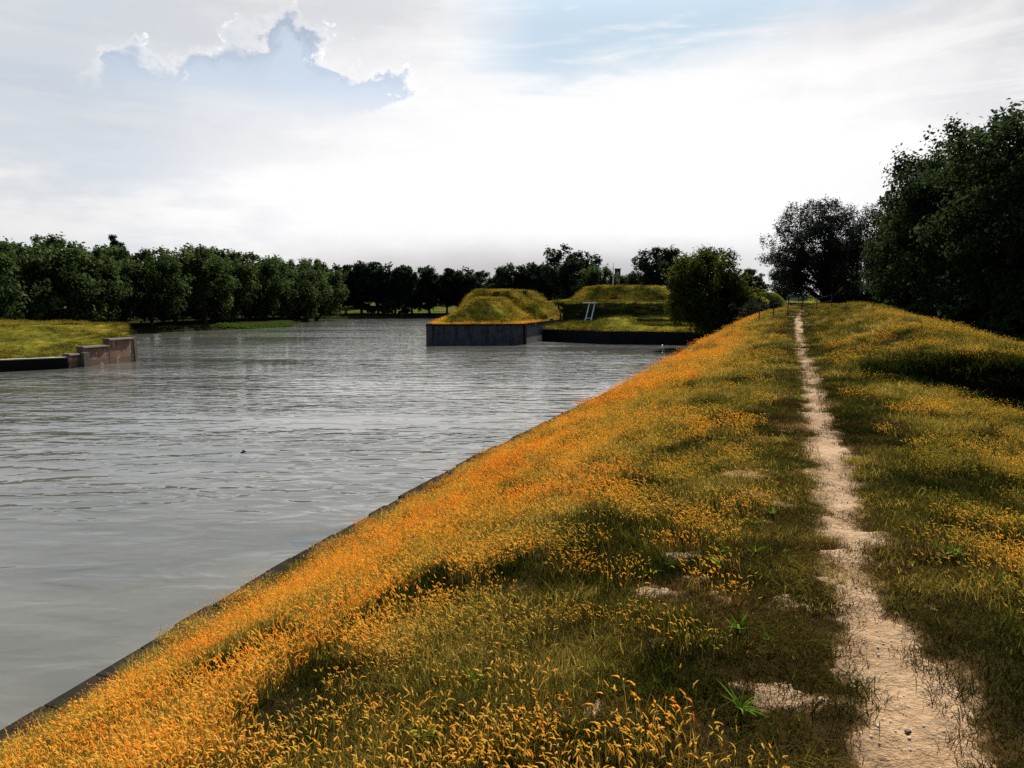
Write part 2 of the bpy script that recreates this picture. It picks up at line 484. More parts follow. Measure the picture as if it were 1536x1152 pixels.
def coping_t(s): return np.interp(s, [-12, 0, 5.5, 10.8, 20, 57, 200], [-6.3, -7.4, -7.9, -8.34, -8.86, -9.0, -9.0])
def crest_t(s): return np.interp(s, [-12, 0, 12, 35, 60, 200], [-5.4, -5.6, -5.95, -5.75, -4.7, -4.5])
def crest_z(s): return np.interp(s, [-12, 0, 12, 35, 60, 200], [2.2, 2.25, 2.38, 3.05, 4.0, 4.4])
def path_t(s): return np.interp(s, [-12, 2.5, 3.2, 3.7, 4.4, 5.1, 6.6, 8.5, 12, 17, 29, 51, 58, 80], [.9, .52, .48, .46, .44, .40, .38, .36, .31, .28, .12, -.02, 0, .5])
def path_z(s): return np.interp(s, [-12, 0, 36, 47, 60, 72, 200], [4.35, 4.35, 4.36, 4.62, 5.05, 5.3, 5.35])


def rampart_z(s, t, detail=True):
    s = np.asarray(s, float); t = np.asarray(t, float)
    tc, tr, zr, zp = coping_t(s) + .4, crest_t(s), crest_z(s), path_z(s)
    # piecewise left profile
    ks = [tc, tc + .9, tr - .75, tr - .35, tr, tr + (-2.6 - tr) * .5, -2.6 + 0 * s, -1.4 + 0 * s, -.4 + 0 * s, .6 + 0 * s]
    zs = [1.42 + 0 * s, 1.62 + 0 * s, np.minimum(1.72, zr - .55), zr - .30, zr, zr + (zp - .5 - zr) * .55, zp - .5, zp - .17, zp - .02, zp]
    z = np.where(t < ks[0], zs[0], zs[-1])
    for i in range(len(ks) - 1):
        f = np.clip((t - ks[i]) / np.maximum(ks[i + 1] - ks[i], 1e-3), 0, 1)
        z = np.where((t >= ks[i]) & (t < ks[i + 1]), zs[i] + (zs[i + 1] - zs[i]) * f, z)
    zr_ = zp + np.interp(t, [.6, 1.4, 2.6, 4, 6, 9, 14, 40], [0, .0, -.12, -.34, -.75, -1.5, -2.1, -2.4])
    z = np.where(t >= .6, zr_, z)
    # banks across the right side and the raised rim
    sb = 19.0 - .8 * t + .6 * (fbm(t * .5, s * .05, 5) - .5)
    wgt = sm((t - .5) / 3.2)
    rim = .80 * sm((s - sb) / .7) + .26 * sm((s - sb - 5.0) / 1.5) + .18 * sm((s - sb - 13) / 2)
    rim = rim - np.where(s > 50, (path_z(s) - 4.5) * sm((s - 50) / 15), 0)
    z = z + wgt * rim * (1 - sm((t - 5.0) / 3.5))
    # dropping to the hollow under the trees
    far = sm((s - 12) / 8) * sm((t - 5.2) / 4.5)
    z = z * (1 - far) + (2.5 + .3 * sm((s - 90) / 40)) * far
    z = np.where(t < .6, z, z)
    if detail:
        k = np.clip((t - coping_t(s) - .4) / 1.5, 0, 1)
        x, y = xy(s, t)
        z = z + k * (.16 * (fbm(x * .55, y * .55, 3) - .5) + .10 * (fbm(x * 2.2, y * 2.2, 9) - .5))
        pw = np.exp(-((t - path_t(s)) / .32) ** 2); z = z - .045 * pw
    return z


def grid_mesh(name, S, T, fz, mat, to_xy=None):
    s, t = np.meshgrid(S, T, indexing='ij')
    if callable(to_xy): x, y, z = to_xy(s, t)
    else: x, y = s, t; z = fz(x, y)
    v = np.stack([x, y, z], -1).reshape(-1, 3)
    a, b = s.shape; i = np.arange(a * b).reshape(a, b)
    q = np.stack([i[:-1, :-1], i[1:, :-1], i[1:, 1:], i[:-1, 1:]], -1).reshape(-1, 4)
    me = mesh_np(name, v, quads=q, mats=[mat], smooth=True)
    # faces look up
    if me.polygons[0].normal.z < 0: me.flip_normals()
    return me


S = np.concatenate([np.arange(-12, 2, .4), np.arange(2, 14, .09), np.arange(14, 40, .22), np.arange(40, 90, .6), np.arange(90, 181, 3.0)])
U = np.concatenate([np.linspace(0, .62, 120), np.linspace(.62, 1, 46)[1:] ** 1.0])


def ramp_xy(s, u):                                       # u = 0 at the coping, u = .62 near t = 4, u = 1 at t = 45
    t0 = coping_t(s) + .38
    t = np.where(u <= .62, t0 + (4.0 - t0) * u / .62, 4.0 + 41.0 * ((u - .62) / .38) ** 1.8)
    x, y = xy(s, t); return x, y, rampart_z(s, t)


g = obj('ground', grid_mesh('ground', S, U, None, M_soil, ramp_xy)); 
_c = np.empty(len(g.data.vertices) * 3, np.float32); g.data.vertices.foreach_get('co', _c); _c = _c.reshape(-1, 3); _s, _t = st(_c[:, 0], _c[:, 1])
GROUND = g

# path: ragged strip of bare earth following the crest, with worn side patches
PS = np.concatenate([np.arange(-4, 2, .08), np.arange(2, 8, .022), np.arange(8, 18, .06), np.arange(18, 62, .14)])
PT = np.linspace(-1.7, 1.1, 170)
ps, pt = np.meshgrid(PS, PT, indexing='ij'); pt = pt + path_t(ps)


def bare(s, t):
    """> 0 where the earth is trodden bare"""
    x, y = xy(s, t)
    half = np.interp(s, [-12, 2.8, 3.4, 4, 5, 8, 12, 20, 30, 52, 58], [.24, .22, .18, .15, .145, .155, .17, .16, .15, .15, .05])
    n1 = fbm(x * 2.6, y * 2.6, 21, 5) - .5; n2 = fbm(x * 9, y * 9, 31, 4) - .5
    core = half - np.abs(t - path_t(s)) + n1 * .34 + n2 * .20
    side = np.exp(-((t - path_t(s) + .55) / .5) ** 2) * np.exp(-((s - 4.2) / 3.2) ** 2)
    side2 = np.exp(-((t + .22) / .25) ** 2) * np.exp(-((s - 6.9) / .35) ** 2) + .9 * np.exp(-((t + .02) / .22) ** 2) * np.exp(-((s - 11.9) / .35) ** 2) \
        + .8 * np.exp(-((t + .85) / .22) ** 2) * np.exp(-((s - 3.05) / .22) ** 2) + .7 * np.exp(-((t + .1) / .25) ** 2) * np.exp(-((s - 4.2) / .3) ** 2)
    worn = (fbm(x * 2.6, y * 3.8, 41, 5) - .76) * 1.1 + (side - .8) * .07 + side2 * .15 + n2 * .30
    return np.maximum(core, worn)


wv_ = sm((bare(_s, _t) + .14) / .16) * (_s < 70) * .8 + .12 * np.exp(-((_t - path_t(_s)) / .6) ** 2) * (_s < 62)
GROUND.data.attributes.new('worn', 'FLOAT', 'POINT').data.foreach_set('value', np.clip(wv_, 0, 1).astype(np.float32)); tag(GROUND, kind='structure')
px, py = xy(ps, pt); bm = bare(ps, pt)
pz = rampart_z(ps, pt) + .008 + np.clip(bm * .45, -.05, .0) + .02 * (fbm(px * 6, py * 6, 77) - .5)
idx = np.arange(ps.size).reshape(ps.shape)
q = np.stack([idx[:-1, :-1], idx[1:, :-1], idx[1:, 1:], idx[:-1, 1:]], -1).reshape(-1, 4)
keep = (bm.reshape(-1)[q] > -.10).any(1); q = q[keep]
used, inv = np.unique(q, return_inverse=True)
vv = np.stack([px, py, pz], -1).reshape(-1, 3)[used]
me = mesh_np('path', vv, quads=inv.reshape(-1, 4), mats=[M_path], smooth=True)
if me.polygons[0].normal.z < 0: me.flip_normals()
tag(obj('path', me), kind='structure')

# water and its bed
tag(obj('water', mesh_np('water', [(-5000, -500, 0), (5000, -500, 0), (5000, 6000, 0), (-5000, 6000, 0)], faces=[(0, 1, 2, 3)], mats=[M_water])), kind='structure')

# ============================================================ land beyond the water
def poly_inside(P, x, y):
    """signed distance to a polygon, positive inside"""
    P = np.array(P, float); d = np.full(np.shape(x), 1e9); ins = np.zeros(np.shape(x), bool)
    for i in range(len(P)):
        a, b = P[i], P[(i + 1) % len(P)]; e = b - a
        k = np.clip(((x - a[0]) * e[0] + (y - a[1]) * e[1]) / (e @ e), 0, 1)
        d = np.minimum(d, np.hypot(x - a[0] - k * e[0], y - a[1] - k * e[1]))
        c_ = (a[1] > y) != (b[1] > y)
        with np.errstate(divide='ignore', invalid='ignore'):
            ins ^= c_ & (x < (b[0] - a[0]) * (y - a[1]) / (b[1] - a[1] + 1e-12) + a[0])
    return np.where(ins, d, -d)


FAR = [(-3000, 20), (-190, 40), (-120, 92), (-86, 120), (-67.5, 140), (-57, 158), (-50.5, 176), (-56, 208), (-62, 238), (-45, 252), (-28, 259), (4, 262),
       (12, 240), (14, 176), (70, 176), (200, 100), (3000, 60), (3000, 5000), (-3000, 5000)]


def far_z(x, y):
    d = poly_inside(FAR, x, y) + 1.4 * (fbm(x * .12, y * .12, 13) - .5)
    z = np.clip(d * .45, -1.5, 1.0)
    z = z + .35 * sm((d - 4) / 10)
    z = z + 3.0 * sm((y - 285) / 45) * sm((x + 110) / 60) * sm((d - 10) / 20)
    z = z + 4.0 * sm((x - 8) / 20) * sm((y - 176) / 25) * sm((d - 2) / 18)
    return z + np.where(d > 1, .25 * (fbm(x * .1, y * .1, 2) - .5), 0)


gx = np.concatenate([np.array([-4000, -2000, -1000, -600, -400, -300, -220]), np.arange(-180, 80, 2.0), np.arange(80, 300, 8.0), np.array([320, 400, 600, 1000, 2000, 4000])])
gy = np.concatenate([np.array([15, 30, 45]), np.arange(60, 345, 2.0), np.array([360, 400, 460, 550, 700, 1000, 1600, 2600, 5200])])
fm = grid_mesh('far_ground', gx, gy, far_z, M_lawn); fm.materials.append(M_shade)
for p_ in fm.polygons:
    if p_.center.y < 283 and p_.center.x < 0: p_.material_index = 1  # far bank below the trees takes the ground colour with painted shade
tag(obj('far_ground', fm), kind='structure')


def convex_z(P, x, y): return poly_inside(P, x, y)


# ---- central bastion
BW = [(-11.4, 102.9), (1.5, 104.5), (11.0, 138), (2, 160), (-13, 150)]
MW = [(-10.3, 104.1), (.55, 105.5), (9.8, 138), (1.5, 158.5), (-11.8, 149)]
UP = [(-7.6, 119.5), (6.6, 121.5), (9.0, 139), (1, 155), (-10, 146)]


def bastion_z(x, y):
    d = poly_inside(MW, x, y) + .25 * (fbm(x * .5, y * .5, 6) - .5)
    z = 2.68 + np.clip(d, 0, .9) * .12 + np.clip(d - .9, 0, 5.0) * .72
    z = np.minimum(z, 6.12) + .10 * (fbm(x * .7, y * .7, 8) - .5) + .34 * (fbm(x * 1.3, y * 1.3, 18, 3) - .5) * sm(d / 1.2)
    d2 = poly_inside(UP, x, y)
    z = z + np.clip(d2 * .9, 0, 1.2)
    notch = sm((x - 3.6) / .8) * sm((5.4 - x) / .8) * sm((d2 + .5) / 1.5) * sm((126 - y) / 3)
    return z - notch * 1.0


def hill(name, x0, x1, y0, y1, step, fz, keep, mat):
    X, Y = np.meshgrid(np.arange(x0, x1 + .01, step), np.arange(y0, y1 + .01, step), indexing='ij')
    Z = fz(X, Y); K = keep(X, Y)
    idx = np.arange(X.size).reshape(X.shape)
    q = np.stack([idx[:-1, :-1], idx[1:, :-1], idx[1:, 1:], idx[:-1, 1:]], -1).reshape(-1, 4)
    q = q[(K.reshape(-1)[q] > 0).all(1)]
    used, inv = np.unique(q, return_inverse=True)
    me = mesh_np(name, np.stack([X, Y, Z], -1).reshape(-1, 3)[used], quads=inv.reshape(-1, 4), mats=[mat], smooth=True)
    return tag(obj(name, me), kind='structure')


hill('hill', -14, 12, 102, 161, .35, bastion_z, lambda x, y: poly_inside(BW, x, y) - .12, M_field)


def wall_uv(o):
    me = o.data; uv = me.uv_layers.new(name='UVMap')
    for p in me.polygons:
        nx, ny, nz = p.normal
        for li in p.loop_indices:
            c_ = me.vertices[me.loops[li].vertex_index].co
            h_ = c_.x * -ny + c_.y * nx if abs(nz) < .8 else c_.x
            uv.data[li].uv = (h_, c_.z if abs(nz) < .8 else c_.y)


def wall_run(mb, pts, z0, z1, thick, batter=0.0):        # wall along an open line of points; thickness to the left of travel
    for a, b in zip(pts[:-1], pts[1:]):
        a = np.array(a, float); b = np.array(b, float); d = (b - a) / np.linalg.norm(b - a); nn = np.array([-d[1], d[0]])
        ai, bi = a + nn * thick, b + nn * thick; at_, bt = a + nn * batter, b + nn * batter
        mb.add([(*a, z0), (*b, z0), (*bi, z0), (*ai, z0), (*at_, z1), (*bt, z1), (*bi, z1), (*ai, z1)],
               [(3, 2, 1, 0), (4, 5, 6, 7), (0, 1, 5, 4), (1, 2, 6, 5), (2, 3, 7, 6), (3, 0, 4, 7)])


bw = thing('bastion_wall', 'dark stained stone wall of the central bastion rising from the water', 'wall', (0, 0, 0))
mb = MB(); wall_run(mb, BW[:3] + [BW[3]], -1.5, 2.62, .8, .16); wall_run(mb, [BW[3], BW[4], BW[0]], -1.5, 2.62, .8, .16)
o = mb.build('wall', M_darkbrick, bw); wall_uv(o)
mb = MB(); wall_run(mb, [(-11.45, 102.85), (1.53, 104.45), (11.05, 138)], 2.63, 2.80, .7, .0); wall_run(mb, [BW[4], (-11.45, 102.85)], 2.63, 2.80, .7)
mb.build('coping', M_coping, bw)
d_ = np.array([9.5, 33.5]); d_ /= np.linalg.norm(d_); nn_ = np.array([d_[1], -d_[0]])
mb = MB(); p0 = np.array([1.62, 104.9])
foot = [p0 - nn_ * .05, p0 + nn_ * .12, p0 + nn_ * .12 + d_ * 1.0, p0 - nn_ * .05 + d_ * 1.0]
mb.prism(foot, -1.0, 2.6); o = mb.build('pilaster', M_coping, bw)

# ---- low lawn, banks and the flat-topped mound right of the bastion
LW = [(4.4, 114.2), (13.4, 106.2), (22, 104.5), (36, 99), (64, 108), (64, 182), (6, 182), (9.5, 137)]
FR = [(11.9, 139.5), (31.0, 139.5), (32, 162), (11.6, 162)]


def lawn_z(x, y):
    d = poly_inside(LW, x, y)
    z = 1.75 + .62 * sm(d / 2.2) + .12 * (fbm(x * .4, y * .4, 4) - .5)
    z = z + 1.05 * np.exp(-((x - 15.6) / 2.6) ** 2 - ((y - 111.5) / 2.6) ** 2) + .55 * np.exp(-((x - 12.8) / 2.2) ** 2 - ((y - 112) / 2.2) ** 2)
    wv = .8 * (fbm(x * .3, y * .1, 15) - .5)
    ledge = sm((x - 14.5) / 2.5)
    z = z + ledge * (-.35 * sm((y - 120) / 2) * (1 - sm((y - 124.6) / .6)) + .75 * sm((y - 124.6 + wv) / .7))
    z = z + (5.65 - z) * sm((y + wv * 1.4 - 128.6) / 4.2)
    d2 = poly_inside(FR, x, y) + .35 * (fbm(x * .45, y * .45, 19) - .5)
    z = z + np.clip(d2 * .80, 0, 2.72)
    return z + .60 * (fbm(x * .9, y * .9, 23) - .5) * sm((y - 126) / 3)


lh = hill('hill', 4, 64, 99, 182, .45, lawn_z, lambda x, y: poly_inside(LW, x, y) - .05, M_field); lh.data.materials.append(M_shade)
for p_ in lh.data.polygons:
    if 128.2 < p_.center.y < 135 and p_.center.z < 5.45 or (121 < p_.center.y < 125.2 and p_.center.x > 16.5): p_.material_index = 1  # dark scrub on the bank and ditch faces, their shade painted in
qw = thing('quay_wall', 'low black wall at the water below the green lawn', 'wall')
mb = MB(); wall_run(mb, LW[:5], -1.5, 1.72, .6, .1); o = mb.build('wall', M_blackbrick, qw); wall_uv(o)

# ---- left bastion: grass, black wall in front, stepped brick wall on its right
LB = [(-39.3, 68.3), (-37.4, 76.6), (-46, 92), (-110, 108), (-150, 96), (-150, 52), (-56, 55)]
LBW = [(-56, 54.4), (-39.2, 67.9)]


def left_z(x, y):
    d = poly_inside(LB, x, y)
    front = (y - (67.9 + (x + 39.2) * .80)) * .78          # distance behind the black wall
    right = -( (x + 38.3) * .975 - (y - 72.5) * .22)
    z = 1.0 + 1.45 * sm(front / 8.5) + .95 * sm((front - 6) / 7)
    side = 1.25 + 1.15 * sm((y - 69.3) / 1.2) * .45 + .6 * sm((y - 72.8) / .8) + np.clip(right, 0, 9) * .24
    z = np.minimum(z, np.maximum(side, .95))
    back = np.clip(d, 0, 4) / 4
    z = np.where(y > 84, .9 + (z - .9) * back, z)
    return z + (.30 * (fbm(x * .35, y * .35, 33) - .5) + .30 * (fbm(x * .9, y * 1.1, 34) - .5)) * sm(d / 1.5)


hill('hill', -150, -36, 52, 108, .6, left_z, lambda x, y: poly_inside(LB, x, y), M_field)
bk = thing('retaining_wall', 'long low black wall with pale capping in front of the left bastion', 'wall')
mb = MB(); wall_run(mb, LBW, -1.5, .93, .45); mb.build('wall', M_black, bk)
mb = MB(); wall_run(mb, [(-56.03, 54.36), (-39.16, 67.86)], .932, 1.02, .55); mb.build('capping', M_cappale, bk)
br = thing('brick_wall', 'red brick wall stepping up along the right side of the left bastion', 'wall')
a_ = np.array([-39.1, 68.15]); b_ = np.array([-37.2, 76.7]); bd = b_ - a_


def along(k): return tuple(a_ + bd * k)


for k0, k1, z1 in ((0, .19, 1.12), (.19, .57, 1.68), (.57, .955, 2.22)):
    mb = MB(); wall_run(mb, [along(k0), along(k1)], -1.5, z1, .7, .12); o = mb.build('wall_section', M_brick, br); wall_uv(o)
    mb = MB(); wall_run(mb, [tuple(np.array(along(k0 + .004)) + [.05, -.02]), tuple(np.array(along(k1 - .004)) + [.05, -.02])], z1 + .003, z1 + .14, .85, .10); mb.build('coping', M_cap, br)
mb = MB(); wall_run(mb, [tuple(np.array(along(.957)) + [.14, -.03]), tuple(np.array(along(1.0)) + [.14, -.03])], -1.5, 2.42, 1.0, .22); o = mb.build('corner_pier', M_cap, br)
mb = MB(); mb.box(-.45, .35, -.35, .35, -1.5, 1.28); o = mb.build('stone_block', M_cap, br, (*along(.19), 0)); o.rotation_euler.z = -.22

# ---- the near rampart's own wall at the water
rw = thing('rampart_wall', 'dark stone edge of the near grassy rampart along the water', 'wall')
ws = np.arange(-12, 112, 1.5); wp = [xy(s, coping_t(s)) for s in ws]
mb = MB()
for i in range(len(wp) - 1):
    a, b = np.array(wp[i]), np.array(wp[i + 1]); d = (b - a) / np.linalg.norm(b - a); nn = np.array([d[1], -d[0]])
    mb.add([(*(a - nn * .15), -1.5), (*(b - nn * .15), -1.5), (*b, 1.28), (*a, 1.28), (*(a + nn * .5), 1.28), (*(b + nn * .5), 1.28)],
           [(0, 1, 2, 3), (3, 2, 5, 4)])
o = mb.build('wall', M_darkbrick, rw); wall_uv(o)
mb = MB(); r_ = random.Random(3)
for i in range(len(wp) - 1):
    a, b = np.array(wp[i]), np.array(wp[i + 1]); L_ = np.linalg.norm(b - a); d = (b - a) / L_; nn = np.array([d[1], -d[0]])
    for k in range(2):
        p0 = a + d * (L_ * k / 2 + .001); p1 = a + d * (L_ * (k + 1) / 2 - .001); zt = 1.40 + r_.uniform(-.02, .02); ov = r_.uniform(-.07, .02)
        f_ = [p0 + nn * ov, p0 + nn * .5, p1 + nn * .5, p1 + nn * ov]
        mb.add([(*q, 1.284) for q in f_] + [(*q, zt) for q in f_], [(3, 2, 1, 0), (4, 5, 6, 7), (0, 1, 5, 4), (1, 2, 6, 5), (2, 3, 7, 6), (3, 0, 4, 7)])
mb.build('coping', M_coping, rw, bevel=.015)

# ============================================================ trees
def leaf_cards(P, Nrm, size, r):
    """one diamond leaf per point, P (N,3), facing Nrm"""
    N = len(P)
    t = r.normal(size=(N, 3)); t -= (t * Nrm).sum(1, keepdims=True) * Nrm; t /= np.linalg.norm(t, axis=1, keepdims=True) + 1e-9
    b = np.cross(Nrm, t); s = size[:, None]
    fold = Nrm * s * .18
    v = np.stack([P - t * s, P + b * s * .55 + fold, P + t * s, P - b * s * .55 + fold], 1).reshape(-1, 3)
    return v, np.arange(4 * N).reshape(N, 4)


def tree_template(seed, H, W, trunk_h, n_cl, cl_r, n_leaf, leaf, mat, top=1.0, squash=.8, trunk_r=.3, inner=.35, pointed=0.0, lean=.0, spread=0, lobes=1.0):
    r = np.random.default_rng(seed)
    ch = (H - trunk_h) / 2; cz = trunk_h + ch; R = W / 2
    cl = []
    ph = r.uniform(0, 6.28, 4)
    for i in range(n_cl):
        d = r.normal(size=3); d /= np.linalg.norm(d)
        a = math.atan2(d[1], d[0])
        rad = (1 - inner * r.random() ** 1.3) * (1 + lobes * (.13 * math.sin(2 * a + ph[0]) + .10 * math.sin(3 * a + 4 * d[2] + ph[1]) + .08 * r.normal()))
        wz = 1.0 - pointed * max(0, d[2])
        p = np.array([d[0] * R * rad * wz, d[1] * R * rad * wz, cz + d[2] * ch * rad * (top if d[2] > 0 else squash)])
        cr = cl_r * r.uniform(.65, 1.35); p[2] = np.clip(p[2], trunk_h * .8 + cr * .3, H - cr * .5)
        cl.append((p, cr))
    Pl, Nl, Sl, Tl = [], [], [], []
    tot = sum(c_[1] ** 2 for c_ in cl)
    for p, cr in cl:
        k = max(12, int(n_leaf * cr * cr / tot))
        sub = r.normal(size=(max(5, k // 14), 3)); sub /= np.linalg.norm(sub, axis=1, keepdims=True)
        sub = sub * cr * .9 * r.uniform(.35, 1, (len(sub), 1)) * [1, 1, .8]
        w_ = r.integers(0, len(sub), k)
        off = sub[w_] + r.normal(size=(k, 3)) * cr * .17
        pos = p + off
        out = pos - np.array([0, 0, cz - ch * .2]); out /= np.linalg.norm(out, axis=1, keepdims=True) + 1e-9
        nn = out * .5 + np.array([0, 0, .35]) + r.normal(size=(k, 3)) * .55; nn /= np.linalg.norm(nn, axis=1, keepdims=True)
        Pl.append(pos); Nl.append(nn); Sl.append(leaf * r.uniform(.55, 1.35, k)); Tl.append(np.clip(r.uniform(.1, .7) + r.normal(size=k) * .18, 0, 1))
    P_, N_, S_, T_ = map(np.concatenate, (Pl, Nl, Sl, Tl))
    P_[:, 2] = np.maximum(P_[:, 2], .15)
    P_[:, 2] *= H / np.percentile(P_[:, 2], 99.6)
    v, q = leaf_cards(P_, N_, S_, r)
    crown = mesh_np('crown', v, quads=q, mats=[mat], attrs={'tint': ('FACE', T_)})
    mb = MB()
    zt = cz + ch * .35
    tp = [(0, 0, -.6), (0, 0, .1), (0, 0, .5)] + [(lean * k * k * 2 + .12 * math.sin(k * 5 + ph[2]), .12 * math.sin(k * 4 + ph[3]), .5 + (zt - .5) * k) for k in (.25, .5, .75, 1)]
    tr = [trunk_r * 1.5, trunk_r * 1.35, trunk_r * 1.02, trunk_r * .9, trunk_r * .7, trunk_r * .42, trunk_r * .15]
    mb.tube(tp, tr, 9)
    order = sorted(range(len(cl)), key=lambda i: -cl[i][1])[:min(len(cl), 34 + spread)]
    for i in order:
        p = cl[i][0]; z0 = np.clip(p[2] - r.uniform(.25, .6) * ch - .08 * W, trunk_h * .7, zt); k = (z0 - .5) / (zt - .5)
        b0 = np.array([lean * k * k * 2 + .12 * math.sin(k * 5 + ph[2]), .12 * math.sin(k * 4 + ph[3]), z0])
        mid = b0 * .5 + p * .5 + np.array([0, 0, .06 * W]) + r.normal(size=3) * .03 * W
        r0 = trunk_r * r.uniform(.22, .42) * (1.15 - .7 * k)
        mb.tube([b0, b0 * .7 + mid * .3 + [0, 0, .01 * W], mid, p], [r0, r0 * .8, r0 * .5, r0 * .12], 5)
    trunk = mesh_np('trunk', mb.v, faces=mb.f, mats=[M_bark], smooth=True)
    return trunk, crown


def plant_tree(tpl, name, label, x, y, z, scale=1.0, rz=0.0, group=None, cat='tree', sxy=1.0):
    t = thing(name, label, cat, (x, y, z), rz, group); t.scale = (scale * sxy, scale * sxy, scale)
    obj('trunk', tpl[0], t); obj('crown', tpl[1], t)
    return t


ORD = 'first second third fourth fifth sixth seventh eighth ninth tenth eleventh twelfth thirteenth fourteenth fifteenth sixteenth seventeenth eighteenth nineteenth twentieth'.split()
tr_ = random.Random(11)


def gz(x, y): return float(far_z(np.array([x]), np.array([y]))[0])


# bank of lime trees along the left shore (13 in front)
limes = [tree_template(100 + i, 15.0, 13.5, .9, 80, 2.0, 17000, .34, M_leafA, trunk_r=.34, inner=.55, squash=1.0) for i in range(4)]
for i, (u, vt, Y) in enumerate([(-75, 372, 112), (-15, 368, 118), (52, 374, 127), (112, 371, 133), (168, 378, 146), (222, 380, 150), (258, 377, 160), (303, 374, 165), (338, 382, 178),
                                (366, 385, 186), (394, 388, 196), (420, 391, 207), (447, 396, 218), (472, 399, 230)]):
    x, y, zt = at(u, vt, Y); z0 = gz(x, y)
    plant_tree(limes[i % 4], 'lime_tree', 'broad green leafy tree on the left bank, %s from the left in the front row' % ORD[i], x, y, z0 - .05, (zt - z0) / 15.0 * 1.02, i * 1.7,
               'leafy trees along the left bank', sxy=[1.05, .95, 1.1, 1.0][i % 4])
# taller crowns rising behind them
for i, (u, vt, Y, k, lab) in enumerate([(63, 357, 165, 1, 'dark rounded tree top rising behind the left bank trees near the frame edge'),
                                        (8, 366, 150, 2, 'dark tree top at the frame edge behind the left bank trees'),
                                        (150, 372, 175, 3, 'dark tree top just left of the slim poplar behind the bank'),
                                        (318, 377, 205, 0, 'dark grey tree top behind the middle of the left bank trees')]):
    x, y, zt = at(u, vt, Y); z0 = gz(x, y)
    plant_tree(limes[k], 'broadleaf_tree', lab, x, y, z0, (zt - z0) / 15.0, i * 2.1, 'tree tops behind the left bank')
pop = tree_template(150, 24, 4.2, 3, 60, .9, 8000, .34, M_leafB, pointed=.55, trunk_r=.3, inner=.5, squash=1)
for u, vt, Y, lab in ((169, 354, 260, 'slim tall poplar spire standing above the left bank trees'), (181, 365, 262, 'smaller poplar spire just right of the tall slim one')):
    x, y, zt = at(u, vt, Y); z0 = gz(x, y); plant_tree(pop, 'poplar_tree', lab, x, y, z0, (zt - z0) / 24, 1.0)
for u, vt, Y, lab in ((462, 390, 330, 'hazy rounded tree top peeping above the trees, left of a twin'), (476, 391, 332, 'hazy rounded tree top peeping above the trees, right of a twin')):
    x, y, zt = at(u, vt, Y); z0 = gz(x, y); plant_tree(limes[1], 'broadleaf_tree', lab, x, y, z0, (zt - z0) / 15, u, sxy=.55)
# dark underwood beneath the left trees
shrub = [tree_template(170 + i, 3.4, 5.5, .3, 26, .9, 3600, .26, M_leafD, trunk_r=.12, inner=.7, squash=1) for i in range(2)]
for i, (u, Y) in enumerate([(-20, 121), (40, 129), (78, 136), (130, 141), (175, 147), (262, 164), (300, 172), (335, 184), (375, 200), (410, 214)]):
    x, y, _ = at(u, 480, Y + 3); z0 = gz(x, y)
    plant_tree(shrub[i % 2], 'shrub', 'dark shrub under the left bank trees, %s from the left' % ORD[i], x, y, z0, tr_.uniform(.85, 1.25), i * 1.3, 'shrubs under the left bank trees', 'shrub')

# avenue along the far bank
rows = [tree_template(200 + i, 16.0, 10.4, 2.4, 60, 1.75, 11000, .42, M_leafB, trunk_r=.36, inner=.6, squash=1.0) for i in range(4)]
for i, (u, vt, Y) in enumerate([(494, 401, 262), (517, 398, 264), (541, 396, 266), (566, 395, 267), (592, 400, 268), (617, 401, 269), (643, 402, 270), (670, 404, 271), (692, 405, 272), (714, 408, 273)]):
    x, y, zt = at(u, vt, Y); z0 = gz(x, y)
    plant_tree(rows[i % 4], 'avenue_tree', 'dark round crowned tree in the far bank avenue, %s from the left' % ORD[i], x, y, z0, (zt - z0) / 16.0, i * 2.4, 'avenue trees on the far bank', sxy=[1.15, 1.05, 1.2, 1.1][i % 4])
for i, (u, vt, Y) in enumerate([(505, 410, 312), (538, 408, 315), (575, 409, 318), (608, 410, 320), (640, 411, 322), (676, 413, 325), (708, 416, 328), (735, 418, 330)]):
    x, y, zt = at(u, vt, Y); z0 = gz(x, y)
    plant_tree(limes[i % 4], 'broadleaf_tree', 'tree in the row behind the far avenue, %s from the left' % ORD[i], x, y, z0, (zt - z0) / 15.0, i * 1.3, 'trees in the row behind the far avenue')
for i, (u, vt, Y) in enumerate([(752, 402, 262), (772, 399, 265), (798, 398, 262), (820, 395, 266), (838, 402, 270)]):
    x, y, zt = at(u, vt, Y); z0 = gz(x, y)
    plant_tree(rows[(i + 1) % 4], 'avenue_tree', 'dark tree behind the central bastion, %s from the left' % ORD[i], x, y, z0, (zt - z0) / 16.0, i * 1.9 + 1, 'trees behind the central bastion', sxy=[1.0, 1.1, 1.0, 1.2, 1.0][i])
# hedge-like shrubs below the avenue
for i, (u, Y, s_, lab) in enumerate([(582, 262, 1.55, 'large dark bush under the far bank avenue'), (606, 262, .8, 'low dark bush right of the large one on the far bank'), (556, 264, .8, 'low dark bush left of the large one on the far bank')]):
    x, y, _ = at(u, 468, Y); plant_tree(shrub[i % 2], 'shrub', lab, x, y, gz(x, y), s_, i, None, 'shrub')
